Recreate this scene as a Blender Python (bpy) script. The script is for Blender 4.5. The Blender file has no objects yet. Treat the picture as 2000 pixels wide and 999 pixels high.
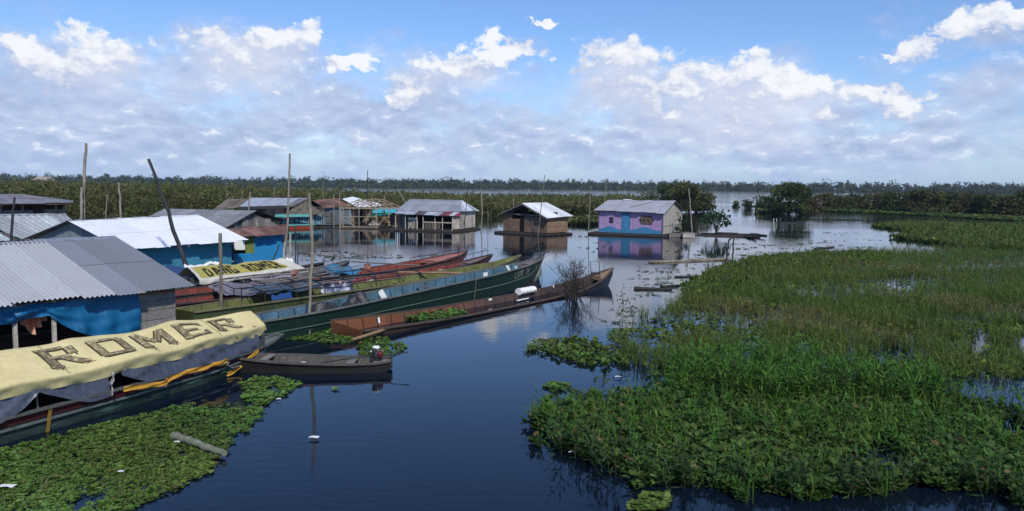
import bpy, math, random
import numpy as np
from mathutils import Vector
rnd = random.Random(11); rng = np.random.default_rng(11)
SC = bpy.context.scene; COL = SC.collection
# ------------------------------------------------------------------ camera
F = 1540.; PITCH = math.atan(137.5/1540); ROLL = math.atan(.0095); H = 5.
_f = np.array([0, math.cos(PITCH), -math.sin(PITCH)]); _u0 = np.array([0, math.sin(PITCH), math.cos(PITCH)]); _r0 = np.array([1., 0, 0])
_R = math.cos(ROLL)*_r0 + math.sin(ROLL)*_u0; _U = -math.sin(ROLL)*_r0 + math.cos(ROLL)*_u0
cam = bpy.data.cameras.new('camera'); co = bpy.data.objects.new('camera', cam); COL.objects.link(co)
from mathutils import Matrix
mw = Matrix.Identity(4)
for i in range(3):
    mw[i][0] = _R[i]; mw[i][1] = _U[i]; mw[i][2] = -_f[i]
mw[2][3] = H; co.matrix_world = mw
cam.sensor_width = 36; cam.lens = 18/(1000/F); cam.clip_end = 20000; cam.clip_start = .1
SC.camera = co
# helpers: a pixel of the photograph to a place in the world
def ray(px, py): return _f*F + (px-1000)*_R + (499.5-py)*_U
def V(px, py, z=0.):
    d = ray(px, py); t = (z-H)/d[2]; return np.array([d[0]*t, d[1]*t, z])
def VD(px, py, Y):
    d = ray(px, py); t = Y/d[1]; return np.array([d[0]*t, Y, H+d[2]*t])
def on_line(px, A, u, z):
    lo, hi = -40., 40.
    def f(s):
        q = np.array([A[0]+u[0]*s, A[1]+u[1]*s, z-H]); k = q.dot(_f)
        return 1000+F*q.dot(_R)/k-px if k > .5 else -1e6
    for _ in range(60):
        m = (lo+hi)/2
        if f(m) < 0: lo = m
        else: hi = m
    return lo
def zat(p, py):
    """height of the point over ground place p that shows at image row py"""
    lo, hi = -3., 30.
    for _ in range(50):
        m = (lo+hi)/2; q = np.array([p[0], p[1], m-H]); y = 499.5-F*q.dot(_U)/q.dot(_f)
        if y > py: lo = m
        else: hi = m
    return lo
A3 = lambda *a: np.array(a, float)
def unit(v): v = np.asarray(v, float); return v/np.linalg.norm(v)
def perp(u): return np.array([-u[1], u[0]])
def lerp(a, b, t): return np.asarray(a)*(1-t)+np.asarray(b)*t
def srgb(r, g, b):
    f = lambda c: (c/12.92 if c <= .04045 else ((c+.055)/1.055)**2.4)
    return (f(r/255), f(g/255), f(b/255))
# ------------------------------------------------------------------ objects
ORG = {}
def tag(o, label=None, cat=None, group=None, kind=None):
    if label: o['label'] = label
    if cat: o['category'] = cat
    if group: o['group'] = group
    if kind: o['kind'] = kind
    return o
def empty(name, loc, label=None, cat=None, group=None):
    o = bpy.data.objects.new(name, None); COL.objects.link(o)
    loc = A3(*loc) if len(loc) == 3 else A3(loc[0], loc[1], 0)
    o.location = loc; ORG[o.name] = loc; o.empty_display_size = .2
    return tag(o, label, cat, group)
class MB:
    """collects polygons (world coordinates) for ONE mesh object"""
    def __init__(s): s.v = []; s.f = []; s.c = []; s.sm = []
    def face(s, pts, col=(1, 1, 1), smooth=False):
        n = len(s.v); s.v += [tuple(p) for p in pts]; s.f.append(tuple(range(n, n+len(pts)))); s.c.append(col); s.sm.append(smooth)
    def grid(s, P, col=(1, 1, 1), smooth=True, closed=False, colf=None):
        """P[i][j] -> shared-vertex grid"""
        ni, nj = len(P), len(P[0]); n = len(s.v)
        for r in P: s.v += [tuple(p) for p in r]
        for i in range(ni-1):
            for j in range(nj if closed else nj-1):
                j2 = (j+1) % nj
                s.f.append((n+i*nj+j, n+i*nj+j2, n+(i+1)*nj+j2, n+(i+1)*nj+j)); s.c.append(colf(i, j) if colf else col); s.sm.append(smooth)
    def hexa(s, p, col=(1, 1, 1)):
        n = len(s.v); s.v += [tuple(q) for q in p]
        for q in ((3, 2, 1, 0), (4, 5, 6, 7), (0, 1, 5, 4), (1, 2, 6, 5), (2, 3, 7, 6), (3, 0, 4, 7)):
            s.f.append(tuple(n+i for i in q)); s.c.append(col); s.sm.append(False)
    def box(s, c, sx, sy, sz, u=(1, 0), col=(1, 1, 1)):
        """box with base centre c, sizes along u, across u, up"""
        u = unit(u); v = perp(u); p = []
        for z in (0, sz):
            for a, b in ((-1, -1), (1, -1), (1, 1), (-1, 1)):
                q = np.array(c[:2])+u*a*sx/2+v*b*sy/2; p.append((q[0], q[1], c[2]+z))
        s.hexa(p, col)
    def bar(s, a, b, w, h=None, col=(1, 1, 1), up=(0, 0, 1)):
        h = h or w; a = A3(*a); b = A3(*b); d = unit(b-a); up = A3(*up)
        if abs(d.dot(up)) > .95: up = A3(1, .3, 0)
        x = unit(np.cross(d, up)); y = np.cross(x, d); p = []
        for q in (a, b):
            for i, j in ((-1, -1), (1, -1), (1, 1), (-1, 1)): p.append(q+x*i*w/2+y*j*h/2)
        s.hexa(p, col)
    def tube(s, pts, rad, n=7, col=(1, 1, 1), cap=True, colf=None):
        pts = [A3(*p) for p in pts]
        if not hasattr(rad, '__len__'): rad = [rad]*len(pts)
        P = []; pre = None
        for i, p in enumerate(pts):
            d = unit(pts[min(i+1, len(pts)-1)]-pts[max(i-1, 0)])
            if pre is None: pre = unit(np.cross(d, A3(.31, .77, .2) if abs(d[2]) > .7 else A3(0, 0, 1)))
            x = unit(pre-d*pre.dot(d)); pre = x; y = np.cross(d, x)
            P.append([p+(x*math.cos(2*math.pi*k/n)+y*math.sin(2*math.pi*k/n))*rad[i] for k in range(n)])
        s.grid(P, col, True, True, colf)
        if cap:
            s.face(P[-1], col); s.face(P[0][::-1], col)
    def build(s, name, mat, parent=None, **tags):
        o0 = A3(0, 0, 0); p = parent
        while p is not None:
            if p.name in ORG: o0 = ORG[p.name]; break
            p = p.parent
        own = None
        if parent is None:
            vv = np.array(s.v); own = A3((vv[:, 0].min()+vv[:, 0].max())/2, (vv[:, 1].min()+vv[:, 1].max())/2, vv[:, 2].min()); o0 = own
        me = bpy.data.meshes.new(name); me.from_pydata([tuple(A3(*v)-o0) for v in s.v], [], s.f)
        at = me.attributes.new('Col', 'FLOAT_COLOR', 'FACE')
        at.data.foreach_set('color', np.array([(c[0], c[1], c[2], 1) for c in s.c], np.float32).ravel())
        me.polygons.foreach_set('use_smooth', s.sm)
        me.materials.append(mat); me.update()
        o = bpy.data.objects.new(name, me); COL.objects.link(o)
        if parent is not None: o.parent = parent
        else: o.location = own; ORG[o.name] = own
        return tag(o, **tags)
def npmesh(name, chunks, mat, parent=None, **tags):
    """chunks: list of (verts (N,k,3), cols (N,3)); every row one polygon of k corners"""
    vs = []; ls = []; lt = []; cs = []; off = 0
    for P, C in chunks:
        n, k = P.shape[:2]
        if n == 0: continue
        vs.append(P.reshape(-1, 3)); ls.append(np.arange(n*k)+off); off += n*k
        lt.append(np.full(n, k)); cs.append(np.concatenate([C, np.ones((n, 1))], 1))
    v = np.concatenate(vs); lt = np.concatenate(lt); c = np.concatenate(cs)
    own = A3(v[:, 0].mean(), v[:, 1].mean(), 0) if parent is None else ORG[parent.name]
    v = v-own
    me = bpy.data.meshes.new(name); me.vertices.add(len(v)); me.vertices.foreach_set('co', v.astype(np.float32).ravel())
    me.loops.add(len(v)); me.loops.foreach_set('vertex_index', np.arange(len(v), dtype=np.int32))
    me.polygons.add(len(lt)); st = np.concatenate([[0], np.cumsum(lt)[:-1]]).astype(np.int32)
    me.polygons.foreach_set('loop_start', st); me.polygons.foreach_set('loop_total', lt.astype(np.int32))
    at = me.attributes.new('Col', 'FLOAT_COLOR', 'FACE'); at.data.foreach_set('color', c.astype(np.float32).ravel())
    me.materials.append(mat); me.update(calc_edges=True); me.validate()
    o = bpy.data.objects.new(name, me); COL.objects.link(o)
    if parent is None: o.location = own
    else: o.parent = parent
    return tag(o, **tags)
# ------------------------------------------------------------------ materials
MATS = {}
def mat(name, col=(1, 1, 1), rough=.75, metal=0., col2=None, amt=.35, scale=2.5, stretch=(1, 1, 1), ramp=(.35, .7), bump=0., bscale=30., spec=.3, fine=.25, trans=0.):
    if name in MATS: return MATS[name]
    m = bpy.data.materials.new(name); m.use_nodes = True; t = m.node_tree; N = t.nodes; L = t.links
    b = N['Principled BSDF']; b.inputs['Roughness'].default_value = rough; b.inputs['Metallic'].default_value = metal; b.inputs['Specular IOR Level'].default_value = spec
    tc = N.new('ShaderNodeTexCoord'); mp = N.new('ShaderNodeMapping'); mp.inputs['Scale'].default_value = stretch; L.new(tc.outputs['Object'], mp.inputs['Vector'])
    nz = N.new('ShaderNodeTexNoise'); nz.inputs['Scale'].default_value = scale; nz.inputs['Detail'].default_value = 7; nz.inputs['Roughness'].default_value = .65; L.new(mp.outputs[0], nz.inputs['Vector'])
    r = N.new('ShaderNodeMapRange'); r.inputs['From Min'].default_value = ramp[0]; r.inputs['From Max'].default_value = ramp[1]; r.inputs['To Max'].default_value = amt; L.new(nz.outputs['Fac'], r.inputs['Value'])
    mx = N.new('ShaderNodeMix'); mx.data_type = 'RGBA'; mx.inputs['A'].default_value = (*col, 1); c2 = col2 or tuple(c*.35 for c in col); mx.inputs['B'].default_value = (*c2, 1); L.new(r.outputs[0], mx.inputs['Factor'])
    at = N.new('ShaderNodeAttribute'); at.attribute_name = 'Col'
    mu = N.new('ShaderNodeMix'); mu.data_type = 'RGBA'; mu.blend_type = 'MULTIPLY'; mu.inputs['Factor'].default_value = 1; L.new(mx.outputs['Result'], mu.inputs['A']); L.new(at.outputs['Color'], mu.inputs['B'])
    out = mu.outputs['Result']
    if fine:
        n2 = N.new('ShaderNodeTexNoise'); n2.inputs['Scale'].default_value = scale*9; n2.inputs['Detail'].default_value = 4; L.new(mp.outputs[0], n2.inputs['Vector'])
        r2 = N.new('ShaderNodeMapRange'); r2.inputs['From Min'].default_value = .3; r2.inputs['From Max'].default_value = .7; r2.inputs['To Min'].default_value = 1-fine; r2.inputs['To Max'].default_value = 1+fine; L.new(n2.outputs['Fac'], r2.inputs['Value'])
        m2 = N.new('ShaderNodeMix'); m2.data_type = 'RGBA'; m2.blend_type = 'MULTIPLY'; m2.inputs['Factor'].default_value = 1; L.new(out, m2.inputs['A']); L.new(r2.outputs[0], m2.inputs['B']); out = m2.outputs['Result']
    L.new(out, b.inputs['Base Color'])
    if bump:
        n3 = N.new('ShaderNodeTexNoise'); n3.inputs['Scale'].default_value = bscale; n3.inputs['Detail'].default_value = 5; L.new(mp.outputs[0], n3.inputs['Vector'])
        bp = N.new('ShaderNodeBump'); bp.inputs['Strength'].default_value = 1; bp.inputs['Distance'].default_value = bump; L.new(n3.outputs['Fac'], bp.inputs['Height']); L.new(bp.outputs[0], b.inputs['Normal'])
    if trans:
        tr = N.new('ShaderNodeBsdfTranslucent'); L.new(out, tr.inputs['Color']); ms = N.new('ShaderNodeMixShader'); ms.inputs[0].default_value = trans
        L.new(b.outputs[0], ms.inputs[1]); L.new(tr.outputs[0], ms.inputs[2]); L.new(ms.outputs[0], N['Material Output'].inputs[0])
    MATS[name] = m; return m
def leafmat(name, trans=.35, rough=.6): return mat(name, (1, 1, 1), rough, 0, amt=0, fine=0, spec=.12, trans=trans)
TIN = mat('weathered_tin', (.36, .38, .41), .5, .35, (.2, .17, .15), .55, .8, (1, 1, 1), (.42, .75))
TINW = mat('white_tin', (.80, .81, .83), .45, .1, (.45, .44, .43), .35, .7, ramp=(.5, .8), fine=.08)
RUST = mat('rusty_tin', (.13, .052, .034), .85, .05, (.24, .19, .17), .6, 1.6, (1, 1, 1), (.4, .65))
OLDTIN = mat('old_grey_tin', (.20, .205, .21), .65, .15, (.11, .08, .06), .6, .9)
WOOD = mat('grey_weathered_wood', (.22, .205, .19), .85, 0, (.10, .09, .08), .6, 1.5, (1, 1, 1), bump=.004)
BROWN = mat('brown_wood', (.17, .115, .08), .85, 0, (.07, .045, .03), .6, 2., bump=.004)
PALEW = mat('pale_wood', (.44, .40, .34), .8, 0, (.2, .17, .14), .6, 1.6, bump=.004)
NEWW = mat('new_timber', (.26, .205, .145), .75, 0, (.16, .12, .08), .5, 2.)
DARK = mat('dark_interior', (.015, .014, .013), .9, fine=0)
LOGM = mat('wet_log', (.036, .030, .025), .7, 0, (.015, .012, .010), .6, 2., bump=.01)
POLE = mat('pole_bark', (.21, .18, .14), .85, 0, (.07, .06, .05), .7, 5., (1, 1, .35), bump=.01)
POLED = mat('dark_pole_bark', (.045, .045, .05), .85, 0, (.015, .015, .016), .6, 5., (1, 1, .35), bump=.01)
THATCH = mat('thatch', (.19, .165, .135), .95, 0, (.08, .065, .05), .7, 5., (1, 1, 3), bump=.03, bscale=40)
METAL = mat('painted_dark_metal', (.03, .035, .04), .5, .3)
WHITE = mat('white_paint', (.75, .75, .72), .6, fine=.08)
def tint(c, v): k = 1+rnd.uniform(-v, v); return (c[0]*k, c[1]*k, c[2]*k)
# ------------------------------------------------------------------ building kit
def corr(mb, e0, e1, r1, r0, period=.11, amp=.011, rows=2, sheet=.8, samples=6, var=.12, colf=None, rag=.04, lift=.005):
    """corrugated sheets laid over the slope eave e0-e1, ridge r0-r1"""
    e0, e1, r1, r0 = [A3(*q) for q in (e0, e1, r1, r0)]
    L = np.linalg.norm(e1-e0); ns = max(1, round(L/sheet)); nrm = unit(np.cross(e1-e0, r0-e0)); nrm = nrm*np.sign(nrm[2])
    for k in range(ns):
        for r in range(rows):
            ta = r/rows-(.03 if r else 0)-(rnd.uniform(0, rag) if r == 0 else 0); tb = (r+1)/rows
            c = colf(k/ns, r) if colf else None
            c = tint(c or (1, 1, 1), var); off = lift*(k % 2)+.012*r
            n = max(2, int(L/ns/period*samples)); P = []
            for i in range(n+1):
                s = (k+(i/n)*1.02)/ns; row = []
                for t in (ta, (ta+tb)/2, tb):
                    q = lerp(lerp(e0, e1, s), lerp(r0, r1, s), t)
                    row.append(q+nrm*(amp*math.sin(2*math.pi*s*L/period)+off))
                P.append(row)
            mb.grid(P, c, True)
def planks(mb, A, B, z0, z1, w=.2, vert=True, col=(1, 1, 1), var=.25, th=.025, top=None, gap=.012, jit=.03, skip=()):
    """board wall from A to B (xy); top: function of s in 0..1 giving the top height"""
    A = np.array(A[:2], float); B = np.array(B[:2], float); L = np.linalg.norm(B-A); u = (B-A)/L; n = perp(u)
    if vert:
        k = max(1, round(L/w))
        for i in range(k):
            if i in skip: continue
            a = A+u*(L*i/k+gap/2); b = A+u*(L*(i+1)/k-gap/2); t = th*rnd.uniform(.6, 1.2)
            za = top(i/k) if top else z1; zb = top((i+1)/k) if top else z1; j = rnd.uniform(-jit, jit); jb = rnd.uniform(0, jit)
            p = []
            for z_a, z_b in ((z0+jb, z0+jb), (za+j, zb+j)):
                for q, z, o in ((a, z_a, -1), (b, z_b, -1), (b, z_b, 1), (a, z_a, 1)): p.append((*(q+n*o*t/2), z))
            mb.hexa(p, tint(col, var))
    else:
        k = max(1, round((z1-z0)/w))
        for i in range(k):
            a = z0+(z1-z0)*i/k+gap/2; b = z0+(z1-z0)*(i+1)/k-gap/2; t = th*rnd.uniform(.6, 1.2); j = rnd.uniform(-jit, jit)
            p = []
            for z in (a, b):
                for q, o in ((A+u*j, -1), (B+u*j, -1), (B+u*j, 1), (A+u*j, 1)): p.append((*(q+n*o*t/2), z+rnd.uniform(-.008, .008)))
            mb.hexa(p, tint(col, var))
def wallbox(mb, A, B, z0, z1, th=.06, col=(1, 1, 1)):
    A = np.array(A[:2], float); B = np.array(B[:2], float); u = unit(B-A); n = perp(u); p = []
    for z in (z0, z1):
        for q, o in ((A, -1), (B, -1), (B, 1), (A, 1)): p.append((*(q+n*o*th/2), z))
    mb.hexa(p, col)
def gabletri(mb, A, B, M_, z0, zr, col=(1, 1, 1), w=.2, var=.2):
    """boarded gable from A to B with its peak over M_"""
    A = np.array(A[:2]); B = np.array(B[:2]); s0 = np.linalg.norm(np.array(M_[:2])-A)/np.linalg.norm(B-A)
    planks(mb, A, B, z0, z0, w, True, col, var, top=lambda s: z0+.05+(zr-z0)*(s/s0 if s < s0 else (1-s)/(1-s0)), jit=.01)
def pole(name, pts, r0, r1, m, label=None, group=None, cat='pole', wob=.03, n=8, parent=None):
    """a cut pole: bent trunk with knots"""
    P = []; R = []; pts = [A3(*p) for p in pts]; L = np.linalg.norm(pts[-1]-pts[0]); K = 14
    for i in range(K+1):
        t = i/K*(len(pts)-1); k = min(int(t), len(pts)-2); q = lerp(pts[k], pts[k+1], t-k)
        P.append(q+A3(rnd.uniform(-wob, wob), rnd.uniform(-wob, wob), 0)*(0 < i < K)); R.append((r0+(r1-r0)*i/K)*rnd.uniform(.88, 1.14))
    mb = MB(); mb.tube(P, R, n, colf=lambda i, j: tint((1, 1, 1), .25))
    return mb.build(name, m, parent, label=label, cat=cat if parent is None else None, group=group)
# ------------------------------------------------------------------ light, sky
SUN_EL = math.radians(45); SUN_AZ = math.radians(160)   # azimuth from +Y (view) towards +X
sd = A3(math.sin(SUN_AZ)*math.cos(SUN_EL), math.cos(SUN_AZ)*math.cos(SUN_EL), math.sin(SUN_EL))
sl = bpy.data.lights.new('sun', 'SUN'); sl.energy = 3.7; sl.angle = math.radians(2.5); sl.color = (1, .96, .9)
so = bpy.data.objects.new('sun', sl); COL.objects.link(so); so.rotation_euler = Vector(-sd).to_track_quat('-Z', 'Y').to_euler(); so.location = (0, 0, 60)
SKYS = .1
W = bpy.data.worlds.new('World'); SC.world = W; W.use_nodes = True; T = W.node_tree; T.nodes.clear()
def nd(kind, **kw):
    n = T.nodes.new(kind)
    for k, v in kw.items(): setattr(n, k, v)
    return n
def put(s, v):
    if isinstance(v, bpy.types.NodeSocket): T.links.new(v, s)
    else: s.default_value = v
def m(op, *a, clamp=False):
    n = nd('ShaderNodeMath', operation=op, use_clamp=clamp)
    for i, v in enumerate(a): put(n.inputs[i], v)
    return n.outputs[0]
def vm(op, a, b=None):
    n = nd('ShaderNodeVectorMath', operation=op); put(n.inputs[0], a)
    if b is not None: put(n.inputs[1], b)
    return n.outputs['Value'] if op in ('LENGTH',) else n.outputs[0]
def mrange(v, a, b, c=0., d=1., smooth=True):
    n = nd('ShaderNodeMapRange', interpolation_type='SMOOTHSTEP' if smooth else 'LINEAR')
    for i, x in enumerate((v, a, b, c, d)): put(n.inputs[i], x)
    return n.outputs[0]
def mixc(f, a, b):
    n = nd('ShaderNodeMix', data_type='RGBA'); put(n.inputs['Factor'], f); put(n.inputs['A'], a if isinstance(a, bpy.types.NodeSocket) else (*a, 1)); put(n.inputs['B'], b if isinstance(b, bpy.types.NodeSocket) else (*b, 1)); return n.outputs['Result']
def noise(vec, scale, detail=7, rough=.6, color=False, dist=0.):
    n = nd('ShaderNodeTexNoise'); put(n.inputs['Vector'], vec); n.inputs['Scale'].default_value = scale; n.inputs['Detail'].default_value = detail; n.inputs['Roughness'].default_value = rough; n.inputs['Distortion'].default_value = dist
    return n.outputs['Color' if color else 'Fac']
tc = nd('ShaderNodeTexCoord'); sx = nd('ShaderNodeSeparateXYZ'); T.links.new(tc.outputs['Generated'], sx.inputs[0])
az = m('ARCTAN2', sx.outputs[0], sx.outputs[1]); el = m('ARCSINE', m('MINIMUM', m('MAXIMUM', sx.outputs[2], -1.), 1.))
cx = nd('ShaderNodeCombineXYZ'); put(cx.inputs[0], az); put(cx.inputs[1], el); ang = cx.outputs[0]
def pang(px, py):
    d = unit(ray(px, py)); return math.atan2(d[0], d[1]), math.asin(d[2])
# clouds: banks (broad, soft, grey-lavender) and cumulus (crisp, lit from above)
BANK = [(230, 250, 600, 150, 1.05), (480, 150, 260, 85, .85), (180, 150, 260, 90, .95), (760, 240, 420, 110, 1.), (1120, 270, 580, 85, 1.05), (1650, 275, 450, 90, .9), (640, 200, 300, 80, .8),
        (1960, 200, 120, 110, .6), (900, 150, 150, 50, .7), (1420, 220, 230, 95, .95), (1240, 190, 150, 70, .7), (-500, 180, 600, 200, .9), (2500, 200, 450, 160, .8), (1920, 60, 120, 60, .5), (60, 110, 120, 50, .6)]
CUM = [(1215, 125, 118, 56), (1190, 175, 85, 55), (1285, 195, 75, 60), (1440, 165, 88, 50), (1535, 180, 105, 38), (1370, 190, 75, 44), (1440, 235, 110, 55), (1330, 150, 50, 20),
       (1690, 172, 50, 16), (1625, 225, 42, 28), (1752, 212, 54, 38), (1690, 205, 70, 26), (1820, 88, 62, 30), (1740, 104, 50, 12), (1900, 40, 70, 30), (1975, 20, 70, 36),
       (205, 100, 78, 46), (150, 130, 110, 38), (55, 95, 42, 20), (545, 75, 78, 46), (618, 78, 46, 46), (470, 110, 100, 50), (700, 136, 48, 20), (890, 135, 90, 26), (985, 98, 80, 22),
       (575, 155, 48, 15), (1055, 36, 24, 13), (800, 185, 55, 24), (1365, 290, 46, 14), (1300, 225, 90, 18), (1430, 210, 40, 26)]
def blobs(vec, lst, pw=1.):
    out = None
    for e in lst:
        px, py, rx, ry = e[:4]; w = e[4] if len(e) > 4 else 1.
        a, b = pang(px, py)
        l = vm('LENGTH', vm('MULTIPLY', vm('SUBTRACT', vec, (a, b, 0)), (F/rx, F/ry, 0)))
        v = m('MULTIPLY', m('SUBTRACT', 1., l), w)
        out = v if out is None else m('MAXIMUM', out, v)
    return out
def warp(vec, sc, amt, det=5): return vm('ADD', vec, vm('MULTIPLY', vm('SUBTRACT', noise(vec, sc, det, .6, True), (.5, .5, .5)), (amt, amt*.7, 0)))
stre = vm('MULTIPLY', ang, (1, 2.0, 1))
w1 = warp(ang, 11, .13); w2 = warp(w1, 38, .05)
def voro(vec, scale, detail=3., rough=.55):
    n = nd('ShaderNodeTexVoronoi', feature='SMOOTH_F1', voronoi_dimensions='2D', normalize=True); put(n.inputs['Vector'], vec); n.inputs['Scale'].default_value = scale; n.inputs['Detail'].default_value = detail; n.inputs['Roughness'].default_value = rough; n.inputs['Lacunarity'].default_value = 2.3; n.inputs['Smoothness'].default_value = .35
    return m('SUBTRACT', 1., n.outputs['Distance'])
def puff(vec): return m('ADD', m('MULTIPLY', noise(vec, 24, 9, .62), .45), m('MULTIPLY', voro(vm('MULTIPLY', vec, (1, .62, 1)), 34), .55))
wst = vm('ADD', stre, vm('MULTIPLY', vm('SUBTRACT', noise(stre, 30, 4, .6, True), (.5, .5, .5)), (.02, .02, 0)))
n_a = puff(wst); n_b = puff(vm('ADD', wst, (.005, .018, 0)))
bA = blobs(w2, CUM); bB = blobs(vm('ADD', w2, (.010, .030, 0)), CUM)
dA = m('ADD', bA, m('MULTIPLY', m('SUBTRACT', n_a, .58), 1.9))
cmask = mrange(dA, .02, .34)
ndif = m('SUBTRACT', n_a, n_b)
clit = mrange(m('ADD', m('MULTIPLY', m('SUBTRACT', bA, bB), .60), m('MULTIPLY', ndif, 2.2)), -.16, .78)   # sunward and upper edges are lit
cmask = m('MULTIPLY', cmask, mrange(clit, .0, .4, .25, 1.))
bk = m('ADD', blobs(warp(ang, 8, .14), BANK), m('MULTIPLY', m('SUBTRACT', noise(vm('MULTIPLY', ang, (1, 1.8, 1)), 11, 9, .62), .5), 2.5))
bmask = m('MULTIPLY', mrange(bk, -.2, .75), .95)
lowk = mrange(el, .035, .15)
bq = vm('MULTIPLY', warp(ang, 20, .03), (1, 2.3, 1))
def bnz(v):
    f = nd('ShaderNodeMix', data_type='FLOAT'); put(f.inputs['Factor'], lowk); put(f.inputs['A'], noise(v, 34, 8, .55)); put(f.inputs['B'], puff(v)); return f.outputs['Result']
bn1 = bnz(bq); bn2 = bnz(vm('ADD', bq, (.004, .024, 0)))
big = noise(vm('MULTIPLY', ang, (1, 2.2, 1)), 7, 3, .5)
blit = mrange(m('ADD', m('ADD', m('SUBTRACT', bn1, bn2), m('MULTIPLY', m('SUBTRACT', bn1, .5), .25)), m('MULTIPLY', m('SUBTRACT', big, .5), .8)), -.36, .40)
spark = mrange(m('ADD', m('SUBTRACT', bn1, bn2), m('MULTIPLY', m('SUBTRACT', bn1, .5), .8)), .16, .34)
sky = nd('ShaderNodeTexSky', sky_type='NISHITA', sun_disc=False); sky.sun_elevation = SUN_EL; sky.sun_rotation = SUN_AZ; sky.altitude = 100; sky.air_density = 1.; sky.dust_density = .4; sky.ozone_density = 2.
K = 1/SKYS
def kc(r, g, b, k=1.): c = srgb(r, g, b); return tuple(x*K*k for x in c)
hs = nd('ShaderNodeMix', data_type='RGBA', blend_type='MULTIPLY'); hs.inputs['Factor'].default_value = 1; T.links.new(sky.outputs[0], hs.inputs['A']); hs.inputs['B'].default_value = (.90, 1.10, 1.46, 1)
bcol = mixc(blit, kc(166, 183, 220), kc(207, 219, 245))
bcol = mixc(m('MULTIPLY', spark, .75), bcol, kc(244, 248, 255))
ccol = mixc(clit, kc(182, 196, 228), kc(249, 251, 255))
s1 = mixc(bmask, hs.outputs['Result'], bcol)
VEIL = [(1215, 165, 150, 105), (1440, 215, 240, 115), (1560, 200, 150, 60), (500, 110, 170, 70, .8), (190, 120, 150, 60, .8), (880, 150, 150, 45, .7)]
vmask = m('MULTIPLY', mrange(m('ADD', blobs(warp(ang, 11, .10), VEIL), m('MULTIPLY', m('SUBTRACT', n_a, .58), .9)), .0, .75), .8)
s1 = mixc(vmask, s1, mixc(blit, kc(200, 212, 240), kc(234, 240, 252)))
s2 = mixc(m('MULTIPLY', cmask, .95), s1, ccol)
hz = mrange(el, .0, .06, .6, 0.)
s3 = mixc(hz, s2, kc(176, 201, 238))
bgn = nd('ShaderNodeBackground'); T.links.new(s3, bgn.inputs[0]); bgn.inputs[1].default_value = SKYS
ow = nd('ShaderNodeOutputWorld'); T.links.new(bgn.outputs[0], ow.inputs[0])
SC.view_settings.view_transform = 'Standard'; SC.view_settings.look = 'None'; SC.view_settings.exposure = 0; SC.view_settings.gamma = 1; SC.view_settings.use_curve_mapping = False
SC.render.engine = 'CYCLES'; SC.cycles.use_denoising = True; SC.cycles.max_bounces = 8; SC.cycles.transparent_max_bounces = 8; SC.cycles.volume_bounces = 0; SC.cycles.sample_clamp_indirect = 4
try: W.cycles.sampling_method = 'MANUAL'; W.cycles.sample_map_resolution = 1024
except Exception: pass
# ------------------------------------------------------------------ water
wm = bpy.data.materials.new('black_water'); wm.use_nodes = True; t = wm.node_tree; N = t.nodes; L = t.links
b = N['Principled BSDF']; b.inputs['Base Color'].default_value = (.003, .007, .015, 1); b.inputs['Roughness'].default_value = .03; b.inputs['IOR'].default_value = 1.333; b.inputs['Specular IOR Level'].default_value = .5
tcn = N.new('ShaderNodeTexCoord')
def wn(scale, det, stretch=(1, 1, 1)):
    mp = N.new('ShaderNodeMapping'); mp.inputs['Scale'].default_value = stretch; L.new(tcn.outputs['Object'], mp.inputs[0])
    n = N.new('ShaderNodeTexNoise'); n.inputs['Scale'].default_value = scale; n.inputs['Detail'].default_value = det; L.new(mp.outputs[0], n.inputs['Vector']); return n.outputs['Fac']
def wmath(op, a, b_):
    n = N.new('ShaderNodeMath'); n.operation = op
    for i, v in enumerate((a, b_)):
        if isinstance(v, (int, float)): n.inputs[i].default_value = v
        else: L.new(v, n.inputs[i])
    return n.outputs[0]
# calm everywhere, a breeze ruffling patches of the open water
patch = N.new('ShaderNodeMapRange'); patch.inputs['From Min'].default_value = .42; patch.inputs['From Max'].default_value = .68; patch.inputs['To Min'].default_value = .12; L.new(wn(.022, 3, (1, 2.2, 1)), patch.inputs['Value'])
sp_ = N.new('ShaderNodeSeparateXYZ'); L.new(tcn.outputs['Object'], sp_.inputs[0])
far = N.new('ShaderNodeMapRange'); far.inputs['From Min'].default_value = 110-1440; far.inputs['From Max'].default_value = 420-1440; far.inputs['To Min'].default_value = 1; far.inputs['To Max'].default_value = 9; L.new(sp_.outputs[1], far.inputs['Value'])   # the open lake beyond the thicket is wind ruffled
hgt = wmath('ADD', wmath('MULTIPLY', wn(2.2, 3), .0014), wmath('MULTIPLY', wmath('MULTIPLY', wmath('MULTIPLY', wn(3.2, 4, (.7, 1.6, 1)), patch.outputs[0]), .007), far.outputs[0]))
hgt = wmath('ADD', hgt, wmath('MULTIPLY', wn(.35, 2), .004))
bp = N.new('ShaderNodeBump'); bp.inputs['Strength'].default_value = 1; bp.inputs['Distance'].default_value = 1.; L.new(hgt, bp.inputs['Height']); L.new(bp.outputs[0], b.inputs['Normal'])
mb = MB(); mb.face([(-2400, -120, 0), (2400, -120, 0), (2400, 3000, 0), (-2400, 3000, 0)]); wo = mb.build('water', wm, kind='structure', label='dark calm flooded river water mirroring the sky', cat='water'); wo.data.name = 'water'
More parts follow.
